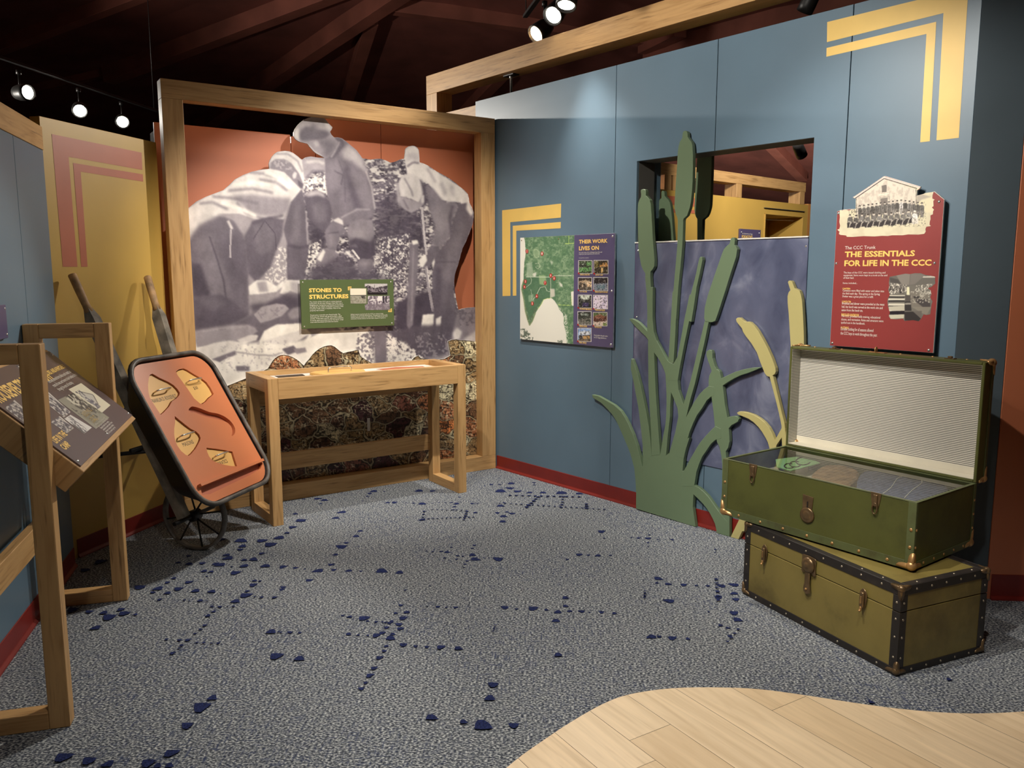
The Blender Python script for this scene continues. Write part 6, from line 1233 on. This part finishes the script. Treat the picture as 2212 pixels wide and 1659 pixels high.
# tilted board
fc = onz(289.6, 908, .85); tl_ = np.dot(fc - ro, RL); tn_ = np.dot(fc - ro, RN)
bl0, bl1 = md + .002, RLen - .004
du_, dz_ = .337, .32; up = (RN * du_ + np.array([0, 0, dz_])); BLn = float(np.linalg.norm(up)); up /= BLn
PB = tilted(ro + RL * bl0 + RN * tn_ + np.array([0, 0, .85]), RL, up); BWd = bl1 - bl0
pbox('desk_board', PB, 0, BWd, 0, BLn, -.09, -.0015, M['wood'], rr, along='u', bev=.002)
ps = pbox('text_board', PB, .014, BWd - .014, .02, BLn - .014, -.0012, .004, M['brownsign'], rr, bev=.0008)
rivets('screw', [PB.pt(u, z, .004) for u in (.035, BWd / 2, BWd - .035) for z in (.04, BLn - .034)], PB.n, .007, M['screw'], ps)
Zr = lambda X, Y: (X / 6.9125, 720 + Y / 6.9125)
def pr_uz(a, b, c, d): return ((a, c), (b, d))
PT = lambda s, u0, u1, v0, v1, m, **k: text(s, PB, None, None, M[m], ps, n=.0046, uz=((u0, v0), (u1, v1)), **k)
um_, vm_ = PB.at(*Zr(1000, 640)); ub_, vb_ = PB.at(*Zr(0, 930)) if False else (0, 0)
v_h0 = PB.at(*Zr(960, 700))[1]
PT("ROOSEVELT'S \"TREE ARMY\"", .05, BWd * .70, BLn - .135, BLn - .075, 'txt_y', bold=.03)
PT('ROOSEVELT, RECORD, AND A PAYCHECK', BWd * .5, BWd - .06, BLn - .118, BLn - .092, 'txt_y', bold=.03)
PT('The boys earned thirty dollars each month and\nmost of it was sent home to their families to help\nthrough the years of hardship.', BWd * .58, BWd - .05, BLn - .195, BLn - .128, 'txt_w')
PT('BUILDING A\nLEGACY', .52, .66, .10, .16, 'txt_y', bold=.03)
PT('From these the park\nemerged and the CCC\nboys built the trails,\nshelters and walls that\nvisitors enjoy today,\nas the years go by.', .52, .70, .03, .095, 'txt_w')
PT('LIFE IN THE\nCAMP', .05, .2, .09, .15, 'txt_y', bold=.03)
def rail_photo(pts, fn):
    uzp = [PB.at(*Zr(*p)) for p in pts]; a = np.array(uzp); lo, hi = a.min(0), a.max(0)
    C = Canvas(0, 0, 100, 100, 1, (190, 186, 170)); fn(C)
    pl_ = uzp
    o, x, y = np.array(uzp[3]), np.array(uzp[2]) - np.array(uzp[3]), np.array(uzp[0]) - np.array(uzp[3])
    Mi = np.linalg.inv(np.stack([x, y], 1))
    def mp_(u, v):
        q = Mi @ (np.stack([u, v]) - o[:, None]); return q[0] * 100, (1 - q[1]) * 100
    printed('photo', PB, uzp, .004, C, ps, n=.0046, uz=True, mapping=mp_)
def ph_a(C):
    C.poly([(0,0),(100,0),(100,100),(0,100)], (224,216,190)); C.strip([(20,60),(45,15),(75,50)], 4, (90,84,80)); C.poly([(22,62),(45,18),(74,52),(80,80),(25,80)], (190,186,178), .8, 2); C.speck([(15,55),(85,50),(85,85),(15,85)], (90,88,100), .5, 6, .9, 2)
def ph_b(C):
    C.poly([(0,0),(100,0),(100,100),(0,100)], (150,146,128)); C.poly([(0,0),(70,0),(40,45),(0,50)], (70,64,56), 1, 4); C.speck([(0,0),(60,0),(60,60),(0,60)], (214,208,186), .4, 8, .9, 3); C.speck([(20,10),(80,10),(80,90),(20,90)], (60,56,50), .3, 8, .8, 4); C.poly([(60,50),(100,40),(100,80),(60,90)], (132,128,108), .9, 3)
def ph_c(C):
    C.poly([(0,0),(100,0),(100,100),(0,100)], (210,204,196)); C.speck([(0,15),(100,15),(100,100),(0,100)], (90,84,92), .5, 14, .9, 5); C.speck([(0,15),(100,15),(100,100),(0,100)], (50,46,50), .2, 8, .8, 6)
def ph_d(C):
    C.poly([(0,0),(100,0),(100,100),(0,100)], (226,222,216)); C.speck([(0,25),(100,25),(100,85),(0,85)], (90,86,90), .45, 10, .9, 7); C.poly([(40,80),(100,80),(100,100),(40,100)], (80,76,74), .9, 3)
rail_photo([(1010,850),(1200,755),(1640,1085),(1485,1220)][::1] and [(1200,755),(1640,1085),(1485,1220),(1010,850)], ph_a)
rail_photo([(1080,900),(1620,1270),(1420,1440),(850,1010)], ph_b)
rail_photo([(700,880),(1040,1190),(940,1270),(560,960)], ph_c)
rail_photo([(880,1250),(1090,1430),(985,1505),(745,1340)], ph_c)
rail_photo([(1040,1230),(1360,1420),(1245,1515),(945,1290)], ph_d)
rail_photo([(200,1010),(420,1200),(340,1340),(60,1130)], ph_c)

# ================================================================== wheelbarrow leaning on the yellow wall
w_ = np.array([.255, .967, 0]); w_ /= np.linalg.norm(w_); n_ = np.array([w_[1], -w_[0], 0]); Mh = np.array([-2.17, 4.407, 0])
WBp = np.array([-.015, .54, .692, .527, .687, .862, .702])
cB = Mh + w_ * WBp[0] + n_ * WBp[1] + np.array([0, 0, WBp[2]]); lB = math.cos(WBp[3]) * np.array([0, 0, 1.0]) - math.sin(WBp[3]) * n_
TR = tilted(cB, w_, lB); TWd, TLg = .692, .862
wb_ = thing('wheelbarrow', 'old iron wheelbarrow with a terracotta puzzle board leaning on the yellow wall', 'wheelbarrow', (float(cB[0]), float(cB[1]), 0.0))
def tray_ring(k, n, r): return [TR.pt(u, v, n) for u, v in rrect(-TWd / 2 * k, TWd / 2 * k, -TLg / 2 * (k + .0), TLg / 2 * k, r * k, 7)]
rings = [tray_ring(.965, .004, .14), tray_ring(1.0, .0, .14), tray_ring(1.0, -.008, .14), tray_ring(.97, -.012, .14), tray_ring(.74, -.16, .14), tray_ring(.68, -.175, .14)]
inn = [tray_ring(.675, -.171, .14), tray_ring(.735, -.156, .14), tray_ring(.955, -.006, .14)]
allr = rings + inn; V = [p for r in allr for p in r]; kk = len(rings[0]); Fc = []
for i in range(len(allr)):
    if i == len(rings) - 1: continue
    j = (i + 1) % len(allr)
    for q in range(kk): Fc.append([i * kk + q, i * kk + (q + 1) % kk, j * kk + (q + 1) % kk, j * kk + q])
Fc.append([5 * kk + q for q in range(kk)]); Fc.append([6 * kk + q for q in range(kk)])
tray = mesh('tray', V, Fc, M['black'], wb_, smooth=True)
rim_pts = [tuple(TR.pt(u, v, .0)) for u, v in rrect(-TWd / 2 + .012, TWd / 2 - .012, -TLg / 2 + .012, TLg / 2 - .012, .135, 7)]
tube('rim', rim_pts, .012, M['rimgrey'], wb_, 10, closed=True)
# puzzle board with recesses
Zw = lambda X, Y: (240 + X / 6.1444, 740 + Y / 6.1444)
TI = TR.off(-.008)
def tin(L): return TI.px([Zw(*p) for p in L])
stones = {'FRANKLIN D. ROOSEVELT': [(500,470),(518,425),(548,412),(640,465),(760,520),(830,565),(880,615),(912,665),(905,700),(870,740),(808,780),(770,850),(700,925),(658,958),(610,885),(555,800),(515,730),(495,650),(490,560)],
          '$30': [(862,385),(900,355),(960,342),(1010,362),(1100,420),(1200,475),(1270,530),(1320,600),(1362,680),(1350,700),(1306,730),(1260,785),(1210,815),(1180,808),(1100,740),(1020,620),(940,510),(880,430)],
          'MASONS': [(845,975),(900,1020),(980,1085),(1060,1145),(1130,1180),(1170,1220),(1188,1265),(1180,1300),(1150,1360),(1120,1410),(1060,1480),(1030,1502),(990,1490),(930,1440),(880,1370),(850,1300),(838,1220),(838,1140),(850,1060)],
          'ERRATICS': [(1266,1395),(1380,1408),(1500,1425),(1612,1448),(1640,1540),(1672,1640),(1600,1640),(1500,1622),(1400,1592),(1340,1560),(1300,1510),(1275,1450)]}
holes = [tin(L) for L in stones.values()]
slot = smooth_path(tin([(1030,895),(1050,862),(1090,848),(1180,872),(1300,920),(1420,945),(1520,990),(1600,1060),(1645,1140),(1640,1210),(1600,1240),(1610,1180),(1590,1110),(1530,1055),(1440,1025),(1320,1000),(1200,965),(1110,930),(1060,925)]), 3, True)
groove = tin([(1398,2255),(1470,2180),(2240,1795),(2300,1800),(2290,1850),(2180,1925),(1540,2240),(1430,2290)])
Zw2 = lambda X, Y: (240 + X / 7.213, 980 + Y / 7.213)
groove = TI.px([Zw2(*p) for p in ((1395,545),(1520,470),(2180,210),(2320,130),(2360,150),(2330,230),(2170,330),(1540,630),(1420,640))])
ow = rrect(-TWd / 2 * .925, TWd / 2 * .90, -TLg / 2 * .935, TLg / 2 * .925, .115, 7)
bd = prism('puzzle_board', TI, ow, -.022, 0, M['terra'], wb_, holes=holes + [slot, groove])
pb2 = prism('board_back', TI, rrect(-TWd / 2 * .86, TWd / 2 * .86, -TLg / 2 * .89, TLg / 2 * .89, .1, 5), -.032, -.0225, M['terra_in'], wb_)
# ledge lip along the groove
ga, gb = TI.at(*Zw2(1400, 520)), TI.at(*Zw2(2390, 95)); gy = (ga[1] + gb[1]) / 2
pbox('ledge', TI, -TWd / 2 * .80, TWd / 2 * .86, gy - .004, gy + .012, .0005, .022, M['terra'], wb_, bev=.001)
for word, L in stones.items():
    q = tin(L); c = np.mean(np.array(q), 0); sh = [(c[0] + (u - c[0]) * .965, c[1] + (v - c[1]) * .965) for u, v in q]
    root = thing('puzzle_stone', 'yellow stone shaped piece %s set in the wheelbarrow board' % ('bearing a long engraved name' if len(word) > 10 else 'marked ' + word), 'puzzle piece', tuple(TI.pt(c[0], c[1], -.02)), 'yellow puzzle stones in the wheelbarrow')
    prism('plate', TI, sh, -.0215, -.009, M['stone_y'], root, bev=.0012)
    hx, hy, tw = c[0], c[1] + .012, .12
    if word == '$30': hx, hy = c[0] + .0, c[1] + .03
    if word == 'ERRATICS': tw = .085
    tube('handle', smooth_path([tuple(TI.pt(hx - .052, hy, -.010)), tuple(TI.pt(hx - .052, hy, .012)), tuple(TI.pt(hx - .044, hy, .022)), tuple(TI.pt(hx, hy, .025)), tuple(TI.pt(hx + .044, hy, .022)), tuple(TI.pt(hx + .052, hy, .012)), tuple(TI.pt(hx + .052, hy, -.010))], 4), .0042, M['chrome'], root, 8)
    tw = {'FRANKLIN D. ROOSEVELT': .19, '$30': .035, 'MASONS': .085, 'ERRATICS': .085}[word]
    text(word, TI, None, None, M['txt_k'], root, n=-.0086, uz=((hx - tw / 2, hy - .052), (hx + tw / 2, hy - .030)))
# bars, grips, legs, wheel
axl = np.append(onz(425, 1187)[:2], .195)
for k, (tip, low) in enumerate((((155, 592), None), ((318, 597), None))):
    Y3 = YW.off(.05); top_ = Y3.pt(*Y3.at(*tip)); sgn = -1 if k == 0 else 1
    lowp = axl + w_ * sgn * .13 + np.array([0, 0, .03]) + n_ * .03
    d = lowp - top_; Ld = np.linalg.norm(d); d /= Ld; s_ = np.cross(d, n_); s_ /= np.linalg.norm(s_); t_ = np.cross(s_, d)
    tube('grip', [tuple(top_ + d * x) for x in (0, .006, .10, .17, .21)], .02, M['gripwood'], wb_, 12, radii=[.017, .021, .021, .019, .022])
    V = []
    for x, kx in ((.185, .5), (.25, 1.0), (Ld * .6, 1.0), (Ld, .9)):
        V += [top_ + d * x + s_ * .024 * kx * i + t_ * .03 * kx * j for i, j in ((-1, -1), (1, -1), (1, 1), (-1, 1))]
    Fc = [[4 * a + q, 4 * a + (q + 1) % 4, 4 * a + 4 + (q + 1) % 4, 4 * a + 4 + q] for a in range(3) for q in range(4)] + [[3, 2, 1, 0], [12, 13, 14, 15]]
    mesh('handle_bar', V, Fc, M['barwood'], wb_)
    # leg with brace behind the tray
    m_ = top_ + d * (Ld * .52); foot = m_ - n_ * .26 + w_ * sgn * .03 - np.array([0, 0, .30])
    tube('leg', smooth_path([tuple(m_), tuple(m_ * .5 + foot * .5 + n_ * .01), tuple(foot)], 4), .013, M['black'], wb_, 8)
    tube('brace', [tuple(foot), tuple(top_ + d * (Ld * .72))], .011, M['black'], wb_, 8)
    tube('tray_strap', [tuple(top_ + d * (Ld * .80)), tuple(TR.pt(sgn * .2, -.2, -.175))], .011, M['black'], wb_, 8)
tube('cross_bar', [tuple(axl + w_ * x + np.array([0, 0, .40]) - n_ * .17) for x in (-.25, .25)], .012, M['black'], wb_, 8)
wheel = lathe('axle', axl - w_ * .17, w_, [(0, .011), (.34, .011)], M['black'], wb_, 10)
R = .185
prof = [(-.018, R - .006), (-.02, R + .004), (-.012, R + .01), (.012, R + .01), (.02, R + .004), (.018, R - .006)]
V = []; Fc = []; S_ = 48
for a in range(S_):
    q = 2 * math.pi * a / S_; dr = n_ * math.cos(q) + np.array([0, 0, 1]) * math.sin(q)
    for t, r in prof: V.append(axl + w_ * t + dr * r)
pk = len(prof)
for a in range(S_):
    for i in range(pk): j = (i + 1) % pk; b = (a + 1) % S_; Fc.append([a * pk + i, a * pk + j, b * pk + j, b * pk + i])
wl = mesh('wheel', V, Fc, M['rimgrey'], wb_, smooth=True)
lathe('hub', axl - w_ * .035, w_, [(0, .026), (.008, .032), (.062, .032), (.07, .026)], M['black'], wl, 14)
for a in range(8):
    q = 2 * math.pi * a / 8 + .2; dr = n_ * math.cos(q) + np.array([0, 0, 1]) * math.sin(q); tube('spoke', [tuple(axl + w_ * .012 * (-1) ** a + dr * .03), tuple(axl + dr * (R - .004))], .005, M['black'], wl, 6)

# ================================================================== track lights
def track_light(p, t, lab, grp, lit=True, up=.16, size=.05):
    p = np.array(p, float); d = np.array(t, float) - p; d /= np.linalg.norm(d)
    o = thing('track_light', lab, 'spotlight', tuple(p), grp)
    r = size
    lathe('housing', p - d * .10, d, [(0, r * .55), (.01, r * .8), (.05, r * .95), (.11, r), (.155, r), (.155, r * .88), (.14, r * .85)], M['black'], o, 20)
    if lit: lathe('lens', p + d * .036, d, [(0, r * .8), (.004, r * .78)], M['lamp'], o, 20)
    else: lathe('lens', p + d * .036, d, [(0, r * .8), (.004, r * .78)], M['white'], o, 20)
    tube('yoke', [tuple(p - d * .05), tuple(p - d * .05 + np.array([0, 0, up]))], .008, M['black'], o, 8)
    c = p - d * .05 + np.array([0, 0, up]); lathe('track_adapter', c - np.array([0, 0, .012]), (0, 0, 1), [(0, .02), (.035, .02)], M['black'], o, 10)
    return o
def track(a, b, lab, hang=1.2):
    a, b = np.array(a, float), np.array(b, float); o = thing('light_track', lab, 'light track', tuple((a + b) / 2))
    d = b - a; s = np.cross(d, (0, 0, 1)); s /= np.linalg.norm(s)
    solid('rail', a - s * .018, d, s * .036, (0, 0, .022), M['black'], o, .001)
    for q in (a + d * .02, a + d * .98):
        tube('rod', [tuple(q + np.array([0, 0, .022])), (q[0], q[1], roofz(q[0], q[1]) + .05)], .004, M['black'], o, 6)
names = {0: ('lights over the camera side of the room', 'lit black spotlight on the overhead front track')}
for i, (p, t, w, a, b, r) in enumerate(SPOTS):
    if i in (1, 3): lab, g = 'lit black track spotlight in front of the mural', 'spotlights in front of the mural'
    elif i <= 6: lab, g = 'lit black track spotlight out above the open carpet', 'spotlights above the carpet'
    elif i <= 9: lab, g = 'lit black track spotlight above the blue wall beam', 'spotlights above the blue wall beam'
    elif i <= 12: lab, g = 'lit black track spotlight hanging beyond the yellow panel', 'spotlights beyond the yellow panel'
    elif i <= 14: lab, g = 'lit black track spotlight in the far room behind the opening', 'spotlights of the far room'
    else: lab, g = 'lit black spotlight aimed up at the rafters behind the exhibit walls', 'spotlights aimed at the rafters'
    track_light(p, t, lab, g, size=.068 if 7 <= i <= 12 else .05)
track((-1.4, 2.6, 3.39), (1.2, 1.7, 3.39), 'black light track above the open carpet'); track((-1.05, 3.0, 3.40), (.2, 3.9, 3.40), 'black light track in front of the mural'); 
track((.10, 6.5, 3.43), (.42, 5.0, 3.43), 'black light track above the blue wall beam')
track((-4.42, 5.0, 3.215), (-3.83, 9.05, 3.215), 'black light track hanging beyond the yellow panel')
zz = 3.12
q = onz(1747, 6, zz); track_light(q, (q[0] - .3, q[1] + .6, 2.2), 'black track spotlight turned away above the blue wall', None, lit=False, up=.3)
q = CAM + ray(1728, 326) * 6.6; track_light(q, q + np.array([.5, .5, -.6]), 'black spotlight under the red ceiling seen through the wall opening', None, lit=False, up=.22, size=.045)
